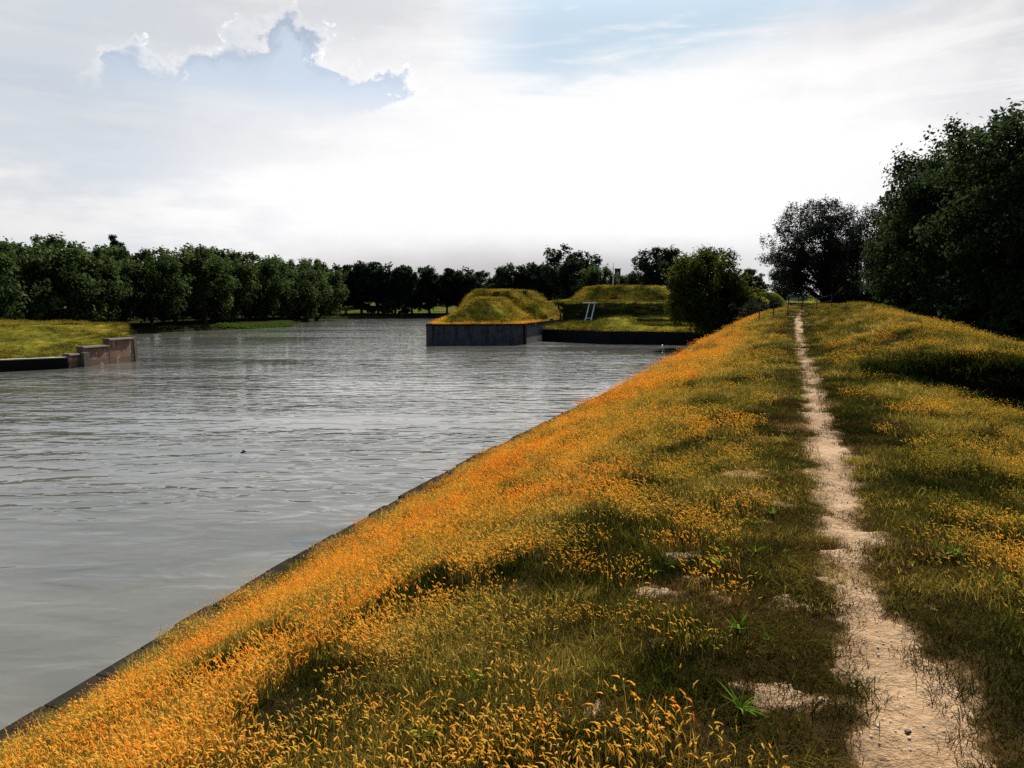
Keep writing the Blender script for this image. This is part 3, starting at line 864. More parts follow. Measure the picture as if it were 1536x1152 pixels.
# big trees in the middle distance
big = [tree_template(230 + i, 17, 12.5, 1.0, 70, 1.9, 15000, .36, M_leafB, trunk_r=.4, inner=.55, squash=1.0) for i in range(2)]
for i, (u, vt, Y, w_, lab) in enumerate([(862, 371, 205, 1.0, 'large dark tree with uneven crown behind the lawn left of the flagpole'),
                                         (893, 400, 196, .62, 'lower green tree tucked against the large dark one, left of the flagpole'),
                                         (920, 412, 260, .6, 'small dark tree directly behind the white flagpole'),
                                         (982, 373, 190, .98, 'dark rounded tree behind the flat topped mound, right of the flagpole'),
                                         (946, 408, 240, .5, 'small airy tree between the flagpole and the dark rounded tree'),
                                         (1128, 404, 210, .62, 'small bluish green tree between the bush and the spreading tree'),
                                         (1100, 420, 230, .7, 'low tree mostly hidden behind the yellow topped bushy tree')]):
    x, y, zt = at(u, vt, Y); z0 = max(gz(x, y), 1.0)
    plant_tree(big[i % 2] if i != 1 else limes[2], 'broadleaf_tree', lab, x, y, z0 - .1, (zt - z0) / (17.0 if i != 1 else 15.0), i * 2.2, None, sxy=(w_ / ((zt - z0) / 17.0)) if i in (1, 2, 4, 5, 6) else 1.0)
# yellow-topped bushy tree at the water's edge
bush = tree_template(260, 10.6, 10.2, .1, 130, 1.5, 42000, .18, M_leafE, trunk_r=.28, inner=.6, squash=1.0, top=1.0)
x, y, zt = at(1064, 376, 96)
plant_tree(bush, 'bushy_tree', 'dense round bushy tree with yellow green top at the end of the water', x, y, 1.7, (zt - 1.7) / 10.6, .6)
# spreading tree at the end of the path
beech = tree_template(270, 14.2, 15.8, .4, 330, 1.25, 74000, .125, M_leafC, trunk_r=.5, inner=.6, squash=1.0, spread=60, lobes=.4)
x, y, zt = at(1246, 304, 106)
plant_tree(beech, 'spreading_tree', 'broad airy domed tree at the end of the footpath', x, y, 5.0, (zt - 5.0) / 14.2, .3)
# dark wood on the right
wood = [tree_template(280 + i, 17.5, 13.0, .4, 130, 1.75, 42000, .20, M_leafD, trunk_r=.42, inner=.5, squash=1.0) for i in range(3)]
for i, (u, vt, Y, k, w_, lab) in enumerate([(1360, 294, 88, 0, .64, 'dark tree standing lowest and leftmost in the wood beside the path'),
                                            (1414, 232, 72, 1, .85, 'dark tree with leafy spurs second from left in the right wood'),
                                            (1476, 192, 62, 2, .9, 'tall dark tree third from left in the right wood'),
                                            (1560, 166, 52, 0, .95, 'tallest dark tree cut by the right frame edge'),
                                            (1690, 120, 46, 1, 1.0, 'dark tree outside the right frame edge'),
                                            (1415, 275, 100, 2, .9, 'dark tree behind the leafy spurs in the right wood'),
                                            (1470, 250, 88, 1, 1.1, 'dark tree behind the tall one deep in the right wood'),
                                            (1545, 230, 80, 0, 1.1, 'dark tree deep in the wood by the right frame edge'),
                                            (1185, 395, 168, 2, .9, 'dark tree standing behind the spreading tree, on its left side'),
                                            (1265, 372, 160, 0, .9, 'dark tree standing behind the spreading tree, on its right side'),
                                            (1322, 372, 112, 1, .55, 'smaller dark tree between the spreading tree and the wood')]):
    x, y, zt = at(u, vt, Y)
    plant_tree(wood[k], 'dark_tree', lab, x, y, 2.3, (zt - 2.3) / 17.5, i * 1.37, 'trees of the dark wood on the right', sxy=w_)
for i, (u, Y) in enumerate([(1300, 84), (1345, 76), (1395, 66), (1440, 58), (1490, 52), (1535, 47), (1320, 96), (1275, 104)]):
    x, y, _ = at(u, 480, Y)
    plant_tree(shrub[i % 2], 'shrub', 'dark shrub at the foot of the right wood, %s in line from the camera' % ORD[[6, 4, 3, 2, 1, 0, 5, 7][i]] if 0 else
               'dark shrub at the foot of the right wood, %s from the left' % ORD[[2, 3, 4, 5, 6, 7, 1, 0][i]], x, y, 2.3, tr_.uniform(.95, 1.3), i * 1.1, 'shrubs at the foot of the right wood', 'shrub')

# ============================================================ grass and other stuff
def clump(name, seed, kind):
    r = np.random.default_rng(seed); V_, Q_, I_, Sh = [], [], [], []
    nv = 0

    def add(v, q, mi, sh):
        nonlocal nv
        V_.append(v); Q_.append(q + nv); I_.append(np.full(len(q), mi)); Sh.append(np.full(len(q), sh)); nv += len(v)

    def blade(b, h, lean, az_, wd, mi, sh, seg=3, curl=1.0):
        d = np.array([math.cos(az_), math.sin(az_), 0]); sd = np.array([-d[1], d[0], 0])
        k = np.linspace(0, 1, seg + 1)[:, None]
        c_ = b + np.array([0, 0, 1]) * h * (k - .25 * curl * lean * k * k) + d * h * lean * k ** (1.6)
        wv = wd * (1 - k ** 1.7 * .92)
        v = np.stack([c_ - sd * wv, c_ + sd * wv], 1).reshape(-1, 3)
        q = np.array([[2 * i, 2 * i + 1, 2 * i + 3, 2 * i + 2] for i in range(seg)])
        add(v, q, mi, sh); return c_[-1], d

    if kind == 'head':
        for i in range(46):
            a = r.uniform(0, 6.28); rr = .16 * math.sqrt(r.random()); b = np.array([rr * math.cos(a), rr * math.sin(a), -.03])
            h_ = r.uniform(.09, .23); sh = r.random(); az_ = r.normal(2.4, 1.3)
            tip, d = blade(b, h_, r.uniform(.05, .45), az_, .0009, 1, sh, 3)
            L = r.uniform(.022, .042); R_ = r.uniform(.0022, .0036); droop = r.uniform(.1, 1.3); rings = []
            pth = [tip]; ang_ = r.uniform(1.0, 1.5)
            for k in range(5):
                ang_ -= droop * .28; pth.append(pth[-1] + (d * math.cos(ang_) + np.array([0, 0, math.sin(ang_)])) * L / 5)
            prof = [.35, .9, 1.0, .85, .55, .08]; sd = np.array([-d[1], d[0], 0])
            for k in range(6):
                t = pth[min(k + 1, 5)] - pth[max(k - 1, 0)]; t /= np.linalg.norm(t) + 1e-9; u_ = np.cross(sd, t)
                for j in range(4):
                    a2 = j * math.pi / 2 + k * .5; rings.append(pth[k] + R_ * prof[k] * (1 + .25 * r.normal()) * (sd * math.cos(a2) + u_ * math.sin(a2)))
            q = np.array([[k * 4 + j, k * 4 + (j + 1) % 4, (k + 1) * 4 + (j + 1) % 4, (k + 1) * 4 + j] for k in range(5) for j in range(4)])
            add(np.array(rings), q, 0, sh)
        for i in range(26):
            a = r.uniform(0, 6.28); rr = .17 * math.sqrt(r.random())
            blade(np.array([rr * math.cos(a), rr * math.sin(a), -.03]), r.uniform(.06, .18), r.uniform(.2, .9), r.uniform(0, 6.28), .0017, 1, r.random())
        mats = [M_head, M_stem]
    elif kind == 'blade':
        for i in range(70):
            a = r.uniform(0, 6.28); rr = .16 * math.sqrt(r.random())
            blade(np.array([rr * math.cos(a), rr * math.sin(a), -.02]), r.uniform(.045, .14), r.uniform(.2, 1.1), r.uniform(0, 6.28), r.uniform(.0014, .0027), 0, r.random())
        mats = [M_blade]
    elif kind == 'turf':
        for i in range(90):
            a = r.uniform(0, 6.28); rr = .15 * math.sqrt(r.random())
            blade(np.array([rr * math.cos(a), rr * math.sin(a), -.012]), r.uniform(.015, .05), r.uniform(.4, 1.6), r.uniform(0, 6.28), r.uniform(.0011, .0021), 0, r.random(), 2)
        mats = [M_turf]
    else:                                                # rosette of broad leaves
        for i in range(14):
            az_ = r.uniform(0, 6.28)
            blade(np.array([0, 0, .0]), r.uniform(.04, .09), r.uniform(.7, 1.5), az_, r.uniform(.004, .009), 0, r.random(), 4)
        mats = [M_weed]
    me = mesh_np(name, np.concatenate(V_), quads=np.concatenate(Q_), mats=mats, mat_idx=np.concatenate(I_), attrs={'shade': ('FACE', np.concatenate(Sh))})
    return bpy.data.objects.new(name, me)


def clump_set(name, kind, nvar, seed):
    c_ = bpy.data.collections.new(name)
    for i in range(nvar): c_.objects.link(clump('%s_%02d' % (name, i), seed + i, kind))
    return c_


def scatter_group():
    g = bpy.data.node_groups.new('scatter', 'GeometryNodeTree')
    g.interface.new_socket('Geometry', in_out='INPUT', socket_type='NodeSocketGeometry')
    g.interface.new_socket('Clumps', in_out='INPUT', socket_type='NodeSocketCollection')
    g.interface.new_socket('Geometry', in_out='OUTPUT', socket_type='NodeSocketGeometry')
    N, L = g.nodes, g.links
    gi, go = N.new('NodeGroupInput'), N.new('NodeGroupOutput')
    ci = N.new('GeometryNodeCollectionInfo'); ci.inputs['Separate Children'].default_value = True; ci.inputs['Reset Children'].default_value = True
    L.new(gi.outputs['Clumps'], ci.inputs['Collection'])
    ip = N.new('GeometryNodeInstanceOnPoints'); ip.inputs['Pick Instance'].default_value = True
    L.new(gi.outputs['Geometry'], ip.inputs['Points']); L.new(ci.outputs[0], ip.inputs['Instance'])
    for nm, typ, sock in (('pick', 'INT', 'Instance Index'), ('turn', 'FLOAT_VECTOR', 'Rotation'), ('size', 'FLOAT_VECTOR', 'Scale')):
        a = N.new('GeometryNodeInputNamedAttribute'); a.data_type = typ; a.inputs['Name'].default_value = nm
        L.new([q for q in a.outputs if q.enabled and q.name == 'Attribute'][0], ip.inputs[sock])
    L.new(ip.outputs[0], go.inputs[0])
    return g


SG = scatter_group()


def scatter(name, x, y, z, size, tint, clumps, label, cat, tall=None, seed=0):
    r = np.random.default_rng(900 + seed); N = len(x)
    me = bpy.data.meshes.new(name); me.vertices.add(N); me.vertices.foreach_set('co', np.stack([x, y, z], -1).astype(np.float32).ravel())
    me.attributes.new('pick', 'INT', 'POINT').data.foreach_set('value', r.integers(0, len(clumps.objects), N).astype(np.int32))
    rot = np.stack([r.normal(0, .10, N), r.normal(0, .10, N), r.uniform(-.9, .9, N) if cat == 'seed' else r.uniform(0, 6.28, N)], -1)
    me.attributes.new('turn', 'FLOAT_VECTOR', 'POINT').data.foreach_set('vector', rot.astype(np.float32).ravel())
    sz = np.stack([size, size, size * (1 if tall is None else tall)], -1)
    me.attributes.new('size', 'FLOAT_VECTOR', 'POINT').data.foreach_set('vector', sz.astype(np.float32).ravel())
    me.attributes.new('tint', 'FLOAT', 'POINT').data.foreach_set('value', np.clip(tint, 0, 1).astype(np.float32))
    o = obj(name, me); md = o.modifiers.new('scatter', 'NODES'); md.node_group = SG
    md[[i.identifier for i in SG.interface.items_tree if i.name == 'Clumps'][0]] = clumps
    tag(o, label, 'grass' if cat == 'seed' else cat, kind='stuff')
    return o


C_head = clump_set('seed_head_clump', 'head', 9, 500)
C_blade = clump_set('blade_clump', 'blade', 7, 520)
C_turf = clump_set('turf_clump', 'turf', 6, 540)
C_weed = clump_set('weed_clump', 'weed', 4, 560)


def sample(n, dens, smin=-3.0, smax=95.0, seed=0):
    """points on the rampart, dens(s, t, d) = wanted clumps per square metre"""
    r = np.random.default_rng(seed); S_, T_ = [], []
    edges = [smin] + [e for e in (3, 6, 10, 16, 26, 42, 65) if e < smax] + [smax]
    for a, b in zip(edges[:-1], edges[1:]):
        s0 = r.uniform(a, b, 4000); t0 = r.uniform(-9, 16, 4000)
        top = dens(s0, t0, np.hypot(s0, t0)).max() * 1.05 + 1e-6
        N = int((b - a) * 25 * top)
        s = r.uniform(a, b, N); t = r.uniform(-9, 16, N)
        x, y = xy(s, t)
        d = np.hypot(s, t)
        vis = (y > -2.5) & (np.abs(x) < 1.05 * (y + 2.6) + 1.2) & (t > coping_t(s) + np.interp(s, [0, 14, 24], [.22, .24, .34]) + .6 * np.clip(patch(s, t * .2, 1.1, 97) - .42, -.2, .5))
        k = vis & (r.random(N) * top < dens(s, t, d))
        S_.append(s[k]); T_.append(t[k])
    return np.concatenate(S_), np.concatenate(T_)


def lod(d, d0=7.0): return np.minimum(1.0, (d0 / np.maximum(d, .5)) ** 1.35)


def patch(s, t, f, seed):
    x, y = xy(s, t); return fbm(x * f, y * f, seed)


def gold(s, t):
    """how much tall seeding grass grows here, 0..1"""
    slope = sm((-1.15 - t + .9 * (patch(s, t, .6, 61) - .5)) / 1.3)
    right = sm((t - 1.1 + .8 * (patch(s, t, .8, 62) - .5)) / .8)
    bumpy = sm((patch(s, t, .45, 63) - .26) / .2) * .8 + .2
    holes = sm((patch(s, t, 1.9, 64) - .30) / .16)
    mid = .80 * sm((patch(s, t, .9, 66) - .28) / .2) * sm((np.abs(t - path_t(s)) - .40) / .7)
    ledge = 1 - .8 * np.exp(-((t - crest_t(s) + .62) / .22) ** 2) * sm((patch(s, t, .5, 67) - .25) / .2)
    sb = 19.0 - .8 * t; face = 1 - .75 * sm((s - sb + .3) / .4) * (1 - sm((s - sb - .35) / .3)) * sm((t - 1.2) / 1.5)
    return np.maximum(np.maximum(slope, right * bumpy), mid) * holes * ledge * face


def bankm(s, t):
    q = s - (19.0 - .8 * t); return sm((q + .9) / .5) * (1 - sm((q - .9) / .5)) * sm((t - .9) / 1.0) * (t < 9)


def trod(s, t): return np.exp(-((t - path_t(s) + .15) / .75) ** 2)


s, t = sample(0, lambda s, t, d: 46 * lod(d) * gold(s, t) * (bare(s, t) < -.03), seed=1)
x, y = xy(s, t); d = np.hypot(s, t); rr = np.random.default_rng(31)
dry = sm((-1.8 - t) / 3.0) * .16 + .40 * (patch(s, t, .35, 71) - .5) + .6 * (patch(s, t, 1.1, 72) - .5) + .36 - .10 * sm((t + 2.8) / 1.2) + .02 * sm((-2.6 - t) / 1.5) + .08 * sm((-3.2 - t) / 1.5) * sm((patch(s, t, .8, 74) - .4) / .2) + rr.normal(0, .10, len(s))
green = sm((patch(s, t, .5, 73) - .52) / .12) * .16 + np.where(t > 1.0, .07, 0) + .18 * sm((s - 40) / 12) * (t > -3)
size = rr.uniform(.75, 1.25, len(s)) * np.clip(d / 9, 1, 2.6) ** .55 * np.where(t > 1, .9, 1.0)
low = np.clip(sm((-coping_t(s) * 0 + t - coping_t(s) - .3) / 1.2), .45, 1)
scatter('dry_grass', x, y, rampart_z(s, t), size, np.minimum(dry - green, .74), C_head, 'golden seeding grass covering the slopes of the rampart', 'seed', rr.uniform(.8, 1.15, len(s)) * low * np.where(t > -2.4, .74, 1.0) / np.clip(d / 9, 1, 2.6) ** .25, 1)

s, t = sample(0, lambda s, t, d: (150 * lod(d) + 150 * bankm(s, t)) * (1 - .45 * gold(s, t)) * (.45 + .55 * sm((patch(s, t, .8, 81) - .34) / .2)) * (1 - .55 * trod(s, t) * (patch(s, t, 1.7, 82) < .52)) * (bare(s, t) < -.02), seed=2)
x, y = xy(s, t); d = np.hypot(s, t)
tint = .29 + 1.7 * (patch(s, t, .9, 83) - .5) + .38 * gold(s, t) * sm((-.8 - t) / 1.2) + .8 * (patch(s, t, 4.5, 84) - .5) - .55 * bankm(s, t) + .06 + rr.normal(0, .1, len(s)) + sm((-3 - t) / 3) * .2  # tint lowered on the right-hand bank: its shade is put into the blade colour
scatter('green_grass', x, y, rampart_z(s, t), rr.uniform(.7, 1.25, len(s)) * np.clip(d / 9, 1, 2.6) ** .6 * (1 + .5 * bankm(s, t)), tint, C_blade, 'dark green grass between the golden stalks of the rampart', 'grass', rr.uniform(.6, 1.1, len(s)) * (1 - .45 * trod(s, t)), 2)

s, t = sample(0, lambda s, t, d: 170 * lod(d, 6) * np.clip(.3 + trod(s, t), 0, 1) * (t > -3.2) * (t < 5) * (bare(s, t) < -.025), smax=45, seed=3)
x, y = xy(s, t); d = np.hypot(s, t)
tint = .42 + 1.1 * (patch(s, t, 1.2, 91) - .5) + .5 * (patch(s, t, 5, 92) - .5) + rr.normal(0, .1, len(s))
scatter('short_turf', x, y, rampart_z(s, t), rr.uniform(.7, 1.3, len(s)) * np.clip(d / 8, 1, 2.4) ** .6, tint, C_turf, 'short brown trodden turf on both sides of the footpath', 'grass', None, 3)

s, t = sample(0, lambda s, t, d: 2.6 * lod(d, 8) * (patch(s, t, .9, 95) > .52) * (t > -4) * (bare(s, t) < -.03), smax=26, seed=4)
x, y = xy(s, t)
scatter('weeds', x, y, rampart_z(s, t) + .005, rr.uniform(.6, 1.3, len(s)), rr.uniform(0, 1, len(s)), C_weed, 'broad leaved weeds scattered through the grass near the footpath', 'weeds', None, 4)


# ---- rough grass on the far mounds
def far_scatter(name, fz, keep, x0, x1, y0, y1, dens, tintf, label, size, clumps, tall, seed):
    r = np.random.default_rng(seed); N = int((x1 - x0) * (y1 - y0) * dens)
    x = r.uniform(x0, x1, N); y = r.uniform(y0, y1, N); k = keep(x, y) > 0; x, y = x[k], y[k]
    scatter(name, x, y, fz(x, y) - .03, r.uniform(.6, 1.5, len(x)) * size, tintf(x, y) + r.normal(0, .06, len(x)), clumps, label, 'seed', r.uniform(.7, 1.2, len(x)) * tall, seed)


far_scatter('dry_grass', bastion_z, lambda x, y: (poly_inside(BW, x, y) - .5) * np.where((x < .2 + .25 * (y - 105) * -1) & (y - 104.2 - .124 * (x + 10.3) > 1.6) & (y - 104.2 - .124 * (x + 10.3) < 5.2) & (x + 8.6 > .75 * (y - 105)) & (fbm(x, y, 58) < .60), 0, 1) - .01, -13, 11, 103, 145, 8,
            lambda x, y: .12 + .5 * (fbm(x * .5, y * .5, 3) - .5) + .3 * sm((2.9 - poly_inside(BW, x, y)) / 2.2) - .10 * sm((x + y * .0 - 1) / 4),
            'yellow rough grass on the central bastion', 2.6, C_head, .55, 11)
far_scatter('dry_grass', lawn_z, lambda x, y: np.maximum(poly_inside(FR, x, y) + 3, (poly_inside(LW, x, y) < 1.3) * 1.0) * (poly_inside(LW, x, y) > .1) * ((y < 127) | (y > 134)) * np.where(fbm(x * .6, y * .6, 8) > .38, 1, 0) - .01, 5, 36, 104, 160, 6,
            lambda x, y: .12 + .6 * (fbm(x * .45, y * .45, 5) - .5), 'patchy rough grass on the flat topped mound', 2.6, C_head, .5, 12)
far_scatter('dry_grass', left_z, lambda x, y: poly_inside(LB, x, y) - .25, -80, -37, 55, 95, 4,
            lambda x, y: -.04 + .6 * (fbm(x * .22, y * .5, 7) - .5) + .25 * sm((1.6 - (y - (67.9 + (x + 39.2) * .8))) / 1.5), 'olive and yellow rough grass on the left bastion', 2.2, C_head, .55, 13)
for nm_, fz_, kp_, bx_, dn_, sz_, sd_, lb_ in (
        (0, bastion_z, lambda x, y: (poly_inside(BW, x, y) - .6) * np.where(fbm(x * .5, y * .5, 50) > .46, 1, 0) - .01, (-13, 11, 103, 150), 3.0, 4.5, 21, 'dark green tufts on the central bastion'),
        (0, lawn_z, lambda x, y: (poly_inside(LW, x, y) - .3) * np.where(fbm(x * .5, y * .4, 51) > .45 - .12 * (y > 127) * (y < 134), 1, 0) - .01, (5, 40, 104, 160), 3.0, 4.5, 22, 'dark green tufts on the lawn and banks below the flat topped mound'),
        (0, left_z, lambda x, y: (poly_inside(LB, x, y) - .3) * np.where(fbm(x * .3, y * .5, 52) > .45, 1, 0) - .01, (-85, -37, 55, 98), 2.5, 3.6, 23, 'green tufts on the left bastion')):
    far_scatter('green_grass', fz_, kp_, *bx_, dn_, lambda x, y: .30 + .9 * (fbm(x * .35, y * .35, 60) - .5) - .08 * (fz_ is lawn_z) * (y > 127) * (y < 134.5), lb_, sz_, C_blade, .9, sd_)  # tufts tinted darker on the lawn's bank, part of its painted shade
rk = np.random.default_rng(44)
k = rk.uniform(0, 1, 900); bx = np.interp(k, [0, .5, 1], [-58.5, -54, -50.3]); by = np.interp(k, [0, .5, 1], [157, 165, 176.5])
bx = bx - rk.uniform(-.2, 1.6, 900); by = by + rk.uniform(-.5, 1.0, 900)
scatter('reeds', bx, by, np.maximum(far_z(bx, by), -.1), rk.uniform(2.5, 4.5, 900), rk.uniform(0, .3, 900), C_weed, 'bright green reeds along the foot of the left bank', 'reeds', rk.uniform(1.2, 2.2, 900), 14)

# pebbles on the path
mb = MB(); r_ = random.Random(5)
for i in range(420):
    s_ = r_.uniform(1.8, 9) ** 1.0; t_ = float(path_t(s_)) + r_.gauss(0, .16)
    if bare(np.array([s_]), np.array([t_]))[0] < .02: continue
    x_, y_ = xy(s_, t_); z_ = float(rampart_z(s_, t_)) + .012; q = r_.uniform(.0025, .008); k = 5; a0_ = r_.uniform(0, 6)
    ring = [(x_ + q * math.cos(a0_ + j * 6.283 / k) * r_.uniform(.7, 1.2), y_ + q * math.sin(a0_ + j * 6.283 / k) * r_.uniform(.7, 1.2)) for j in range(k)]
    mb.add([(*p_, z_ - .004) for p_ in ring] + [(*p_, z_ + q * .4) for p_ in ring] + [(x_, y_, z_ + q * .8)], [(j, (j + 1) % k, k + (j + 1) % k, k + j) for j in range(k)] + [(k + j, k + (j + 1) % k, 2 * k) for j in range(k)])
tag(mb.build('pebbles', M_pebble), 'small pale pebbles strewn over the bare footpath', 'pebbles', kind='stuff')
# one pale chip of stone lying on the path
x_, y_, _ = 0, 0, 0
s_, t_ = 3.30, .47
x_, y_ = xy(s_, t_); mb = MB()
mb.prism([(-.022, -.010), (.004, -.014), (.024, -.003), (.016, .012), (-.014, .010)], -.004, .008, .003)
o = mb.build('stone', M_cap, None, (x_, y_, float(rampart_z(s_, t_)) + .014), bevel=.002); o.rotation_euler = (.1, .1, .5); o.scale = (.8, .8, .8)
tag(o, 'small chip of stone lying on the near end of the footpath', 'stone')

# ============================================================ smaller things
# wire fence across the end of the path
fy = 57.0
fx = [at(u, 465, fy)[0] for u in (1139, 1160.5, 1182, 1203, 1225, 1247)]
fbase = [6 - (v - 450) / F * fy for v in (467, 467, 470, 473, 468, 466)]
fe = thing('wire_fence', 'thin dark wire fence with slim posts across the end of the footpath', 'fence', (fx[3], fy, 4.9))
ftop = []
for i, x_ in enumerate(fx):
    s_, t_ = st(x_, fy); zb = float(rampart_z(s_, t_)); hh = [.95, 1.0, 1.2, 1.75, 1.05, 1.05][i]
    mb = MB(); mb.tube([(0, 0, -.3), (0, 0, hh)], .035, 6)
    if i == 2: mb.box(-.09, .09, -.05, .05, hh - .16, hh)
    mb.build('post', M_steel, fe, (x_ - fx[3], 0, zb - 4.9)); ftop.append((x_ - fx[3], 0, zb - 4.9 + min(hh, 1.0) - .06))
mb = MB()
for dz_ in (0, -.4):
    mb.tube([(p_[0], p_[1], p_[2] + dz_) for p_ in ftop], .008, 4)
mb.build('wire', M_steel, fe)

# white metal stair against the dark bank
lt = thing('metal_stair', 'white metal stair with two slanting rails leaning on the dark bank', 'stair', at(885, 470, 128))
L0 = np.array(at(885, 470, 128))
for (u0, v0, u1, v1) in ((884.2, 455, 877, 484), (892.2, 455, 885.8, 483.5)):
    a = np.array(at(u0, v0, 129.2)) - L0; b = np.array(at(u1, v1, 126.5)) - L0
    MB().tube([a, b], .10, 6).build('rail', M_white, lt)
a = np.array(at(879, 477, 127.2)) - L0; b = np.array(at(887, 477, 127.2)) - L0
MB().tube([a, b], .07, 6).build('rung', M_white, lt)
a = np.array(at(875, 454.3, 129)) - L0; b = np.array(at(896, 454.3, 129)) - L0
mb = MB(); mb.box(a[0], b[0], a[1], a[1] + .8, a[2] - .06, a[2] + .06); mb.build('platform', M_white, lt)

# flagpole behind the mound
x_, y_, z_ = at(919.5, 431, 158)
fp = thing('flagpole', 'thin white flagpole rising behind the flat topped mound', 'flagpole', (x_, y_, 5.5))
ztop = at(919.5, 395, 158)[2]
MB().tube([(0, 0, -.5), (0, 0, 5), (0, 0, ztop - 5.5 - 1.0), (0, 0, ztop - 5.5)], [.13, .11, .08, .03], 8).build('pole', M_white, fp)
mb = MB(); mb.tube([(0, 0, ztop - 5.55), (0, 0, ztop - 5.4)], [.09, .02], 8); mb.build('finial', M_white, fp)

# dark stairway down the right end of the mound
sa = np.array(at(967, 432.5, 143.5)); sb_ = np.array(at(998, 449, 139.6))
sw = thing('stairway', 'dark straight stairway down the right end of the flat topped mound', 'stairway', tuple(sa))
mb = MB(); nst = 16
for i in range(nst):
    p_ = (sb_ - sa) * (i / nst); q_ = (sb_ - sa) * ((i + 1) / nst)
    mb.box(p_[0] - .0, q_[0] + .1, p_[1] - .45, p_[1] + .45, p_[2] - .45, p_[2] + .10)
mb.build('steps', M_concrete, sw)
for off in (-.5, .5):
    MB().tube([(0, off, .28), tuple((sb_ - sa) + [0, off, .28])], .05, 5).build('kerb', M_cap if off > 0 else M_concrete, sw)

# vent box and posts on the central bastion
x_, y_, z_ = at(745, 445, 121); vb = thing('vent_box', 'dark square box standing on the raised bank of the central bastion', 'box', (x_, y_, 6.2))
mb = MB(); mb.box(-.38, .38, -.38, .38, -.3, .95); mb.build('body', M_concrete, vb, bevel=.03)
mb = MB(); mb.box(-.46, .46, -.46, .46, .953, 1.06); mb.build('lid', M_roof, vb, bevel=.02)
x_, y_, z_ = at(788, 440, 128); cp = thing('chimney', 'small dark chimney cap on the top of the central bastion', 'chimney', (x_, y_, 7.1))
mb = MB(); mb.box(-.16, .16, -.16, .16, -.3, .35); mb.build('shaft', M_concrete, cp)
mb = MB(); mb.box(-.34, .34, -.3, .3, .353, .47); mb.build('cap', M_roof, cp, bevel=.02)
x_, y_ = at(841, 468, 128)[:2]; zb = float(bastion_z(np.array([x_]), np.array([y_]))[0])
pp = MB(); pp.tube([(0, 0, -.4), (0, 0, 1.2)], [.13, .10], 7); o = pp.build('post', M_black, None, (x_, y_, zb)); tag(o, 'short dark post on the right slope of the central bastion', 'post')

# railing along the far bank
rl = thing('railing', 'low dark railing along the far bank below the avenue', 'railing', (-45, 263, 0))
pts = [np.array(at(u, 470, Y)[:2]) for u, Y in ((500, 259.5), (560, 262), (625, 263.5), (660, 264.5), (720, 266))]
kk = np.linspace(0, 1, 24); cum_ = np.linspace(0, 1, 5)
RX = np.interp(kk, cum_, [p_[0] for p_ in pts]); RY = np.interp(kk, cum_, [p_[1] for p_ in pts]); RZ = [max(gz(a, b), .7) for a, b in zip(RX, RY)]
for a, b, c_ in zip(RX, RY, RZ):
    MB().tube([(a + 45, b - 263, c_ - .2), (a + 45, b - 263, c_ + 1.0)], .07, 5).build('post', M_steel, rl)
for dz_ in (.97, .5):
    MB().tube([(a + 45, b - 263, c_ + dz_) for a, b, c_ in zip(RX, RY, RZ)], .05, 5).build('rail', M_steel, rl)

# flat roofed tower and low pale building far behind
x_, y_, z_ = at(926.5, 404, 300); tw = thing('tower', 'narrow dark tower with flat roof just right of the flagpole', 'tower', (x_, y_, 3))
mb = MB(); mb.box(-1.0, 1.0, -1.0, 1.0, -1, z_ - 3); mb.build('wall', M_concrete, tw)
mb = MB(); mb.box(-1.2, 1.2, -1.2, 1.2, z_ - 2.997, z_ - 2.7); mb.build('roof', M_roof, tw)
mb = MB(); mb.box(-.5, .5, -1.03, -1.0, z_ - 5.2, z_ - 4.0); mb.build('window', M_pale, tw)
x_, y_, z_ = at(1196, 447, 150); sh = thing('shed', 'low pale building glimpsed beneath the spreading tree', 'building', (x_, y_, 5.2))
mb = MB(); mb.box(-1.6, 1.6, -1.2, 1.2, -.6, 1.25); mb.build('wall', M_pale, sh)
mb = MB(); mb.add([(-1.8, -1.4, 1.253), (1.8, -1.4, 1.253), (1.8, 1.4, 1.253), (-1.8, 1.4, 1.253), (-1.8, 0, 1.9), (1.8, 0, 1.9)], [(0, 1, 5, 4), (2, 3, 4, 5), (1, 2, 5), (3, 0, 4), (3, 2, 1, 0)]); mb.build('roof', M_roof, sh)
mb = MB(); mb.box(-.3, .4, -1.23, -1.2, -.5, .9); mb.build('door', M_roof, sh)

# little earth mounds and brush pile beyond the fence
def dome(label, u, v, Y, rx, ry, hgt, z0, mat, nm='hill'):
    x_, y_, _ = at(u, v, Y); k = 26; X, Y_ = np.meshgrid(np.linspace(-1, 1, k), np.linspace(-1, 1, k), indexing='ij'); R2 = np.hypot(X, Y_)
    Z = hgt * sm((1 - R2) / .75) + .1 * (fbm(X * 3 + u, Y_ * 3, 4) - .5); Z = np.where(R2 >= 1, -.6, Z)
    idx = np.arange(k * k).reshape(k, k); q = np.stack([idx[:-1, :-1], idx[1:, :-1], idx[1:, 1:], idx[:-1, 1:]], -1).reshape(-1, 4)
    me = mesh_np(nm, np.stack([X * rx + x_, Y_ * ry + y_, Z + z0], -1).reshape(-1, 3), quads=q, mats=[mat], smooth=True)
    return tag(obj(nm, me), kind='structure')


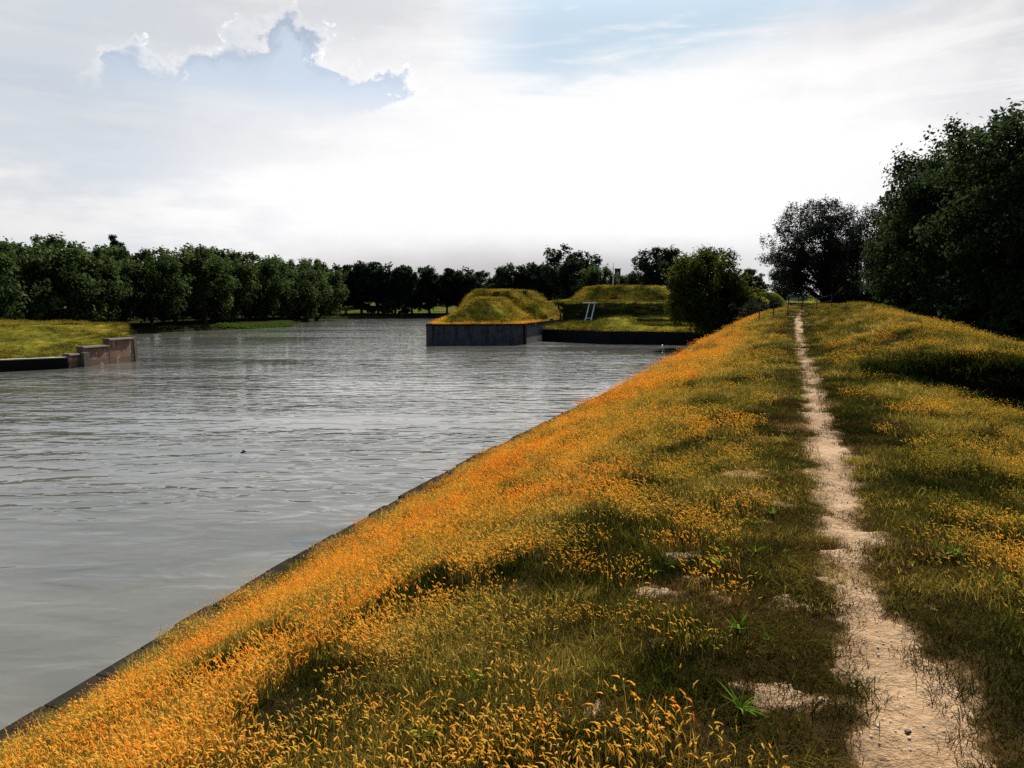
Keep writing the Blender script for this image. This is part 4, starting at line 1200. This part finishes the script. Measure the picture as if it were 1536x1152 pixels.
dome('', 1126, 448, 118, 4.6, 4, 2.0, 4.7, M_field); dome('', 1146, 448, 122, 5.2, 4, 2.6, 4.6, M_field)
brush = tree_template(300, 1.7, 4.6, .05, 22, .5, 2600, .12, M_leafC, trunk_r=.06, inner=.8, squash=1)
for u, Y, s_, lab in ((1128, 84, 1.0, 'dark low bramble beyond the fence beside the bushy tree'), (1152, 86, .95, 'brownish low bramble beyond the fence, right of the darker one')):
    x_, y_, _ = at(u, 455, Y); s2, t2 = st(x_, y_); plant_tree(brush, 'bramble', lab, x_, y_, max(float(rampart_z(s2, t2)), 3.9), s_, u, None, 'bramble')

# a bird low over the water and a white float
x_, y_, z_ = at(365, 679, 26); bd_ = thing('bird', 'small dark bird flying low over the rippled water', 'bird', (x_, y_, z_), .5)
mb = MB(); mb.tube([(-.10, 0, 0), (-.07, 0, .01), (0, 0, .012), (.06, 0, .02), (.085, 0, .03), (.105, 0, .028)], [.006, .02, .03, .022, .017, .003], 8); mb.build('body', M_feather, bd_, smooth=True)
for sg in (-1, 1):
    mb = MB(); mb.add([(.04, sg * .02, .02), (-.03, sg * .02, .02), (-.02, sg * .10, .07), (.045, sg * .09, .075), (-.035, sg * .19, .05), (.0, sg * .18, .06)] + [(.04, sg * .02, .012), (-.03, sg * .02, .012), (-.02, sg * .10, .064), (.045, sg * .09, .068), (-.035, sg * .19, .046), (.0, sg * .18, .055)],
           [(0, 1, 2, 3), (3, 2, 4, 5), (9, 8, 7, 6), (11, 10, 8, 9), (0, 3, 9, 6), (1, 7, 8, 2), (2, 8, 10, 4), (5, 11, 9, 3), (4, 10, 11, 5)]); mb.build('wing', M_feather, bd_)
x_, y_, _ = at(993.5, 515.5, 104); bx_ = MB()
x_, y_ = x_ * (102 / 104), 102
bx_.tube([(0, 0, -.12), (0, 0, -.07), (0, 0, .0), (0, 0, .06), (0, 0, .08)], [.04, .11, .14, .08, .03], 12)
tag(bx_.build('float', M_float, None, (x_, y_, .05), smooth=True), 'tiny white float on the dark water below the black wall', 'float')
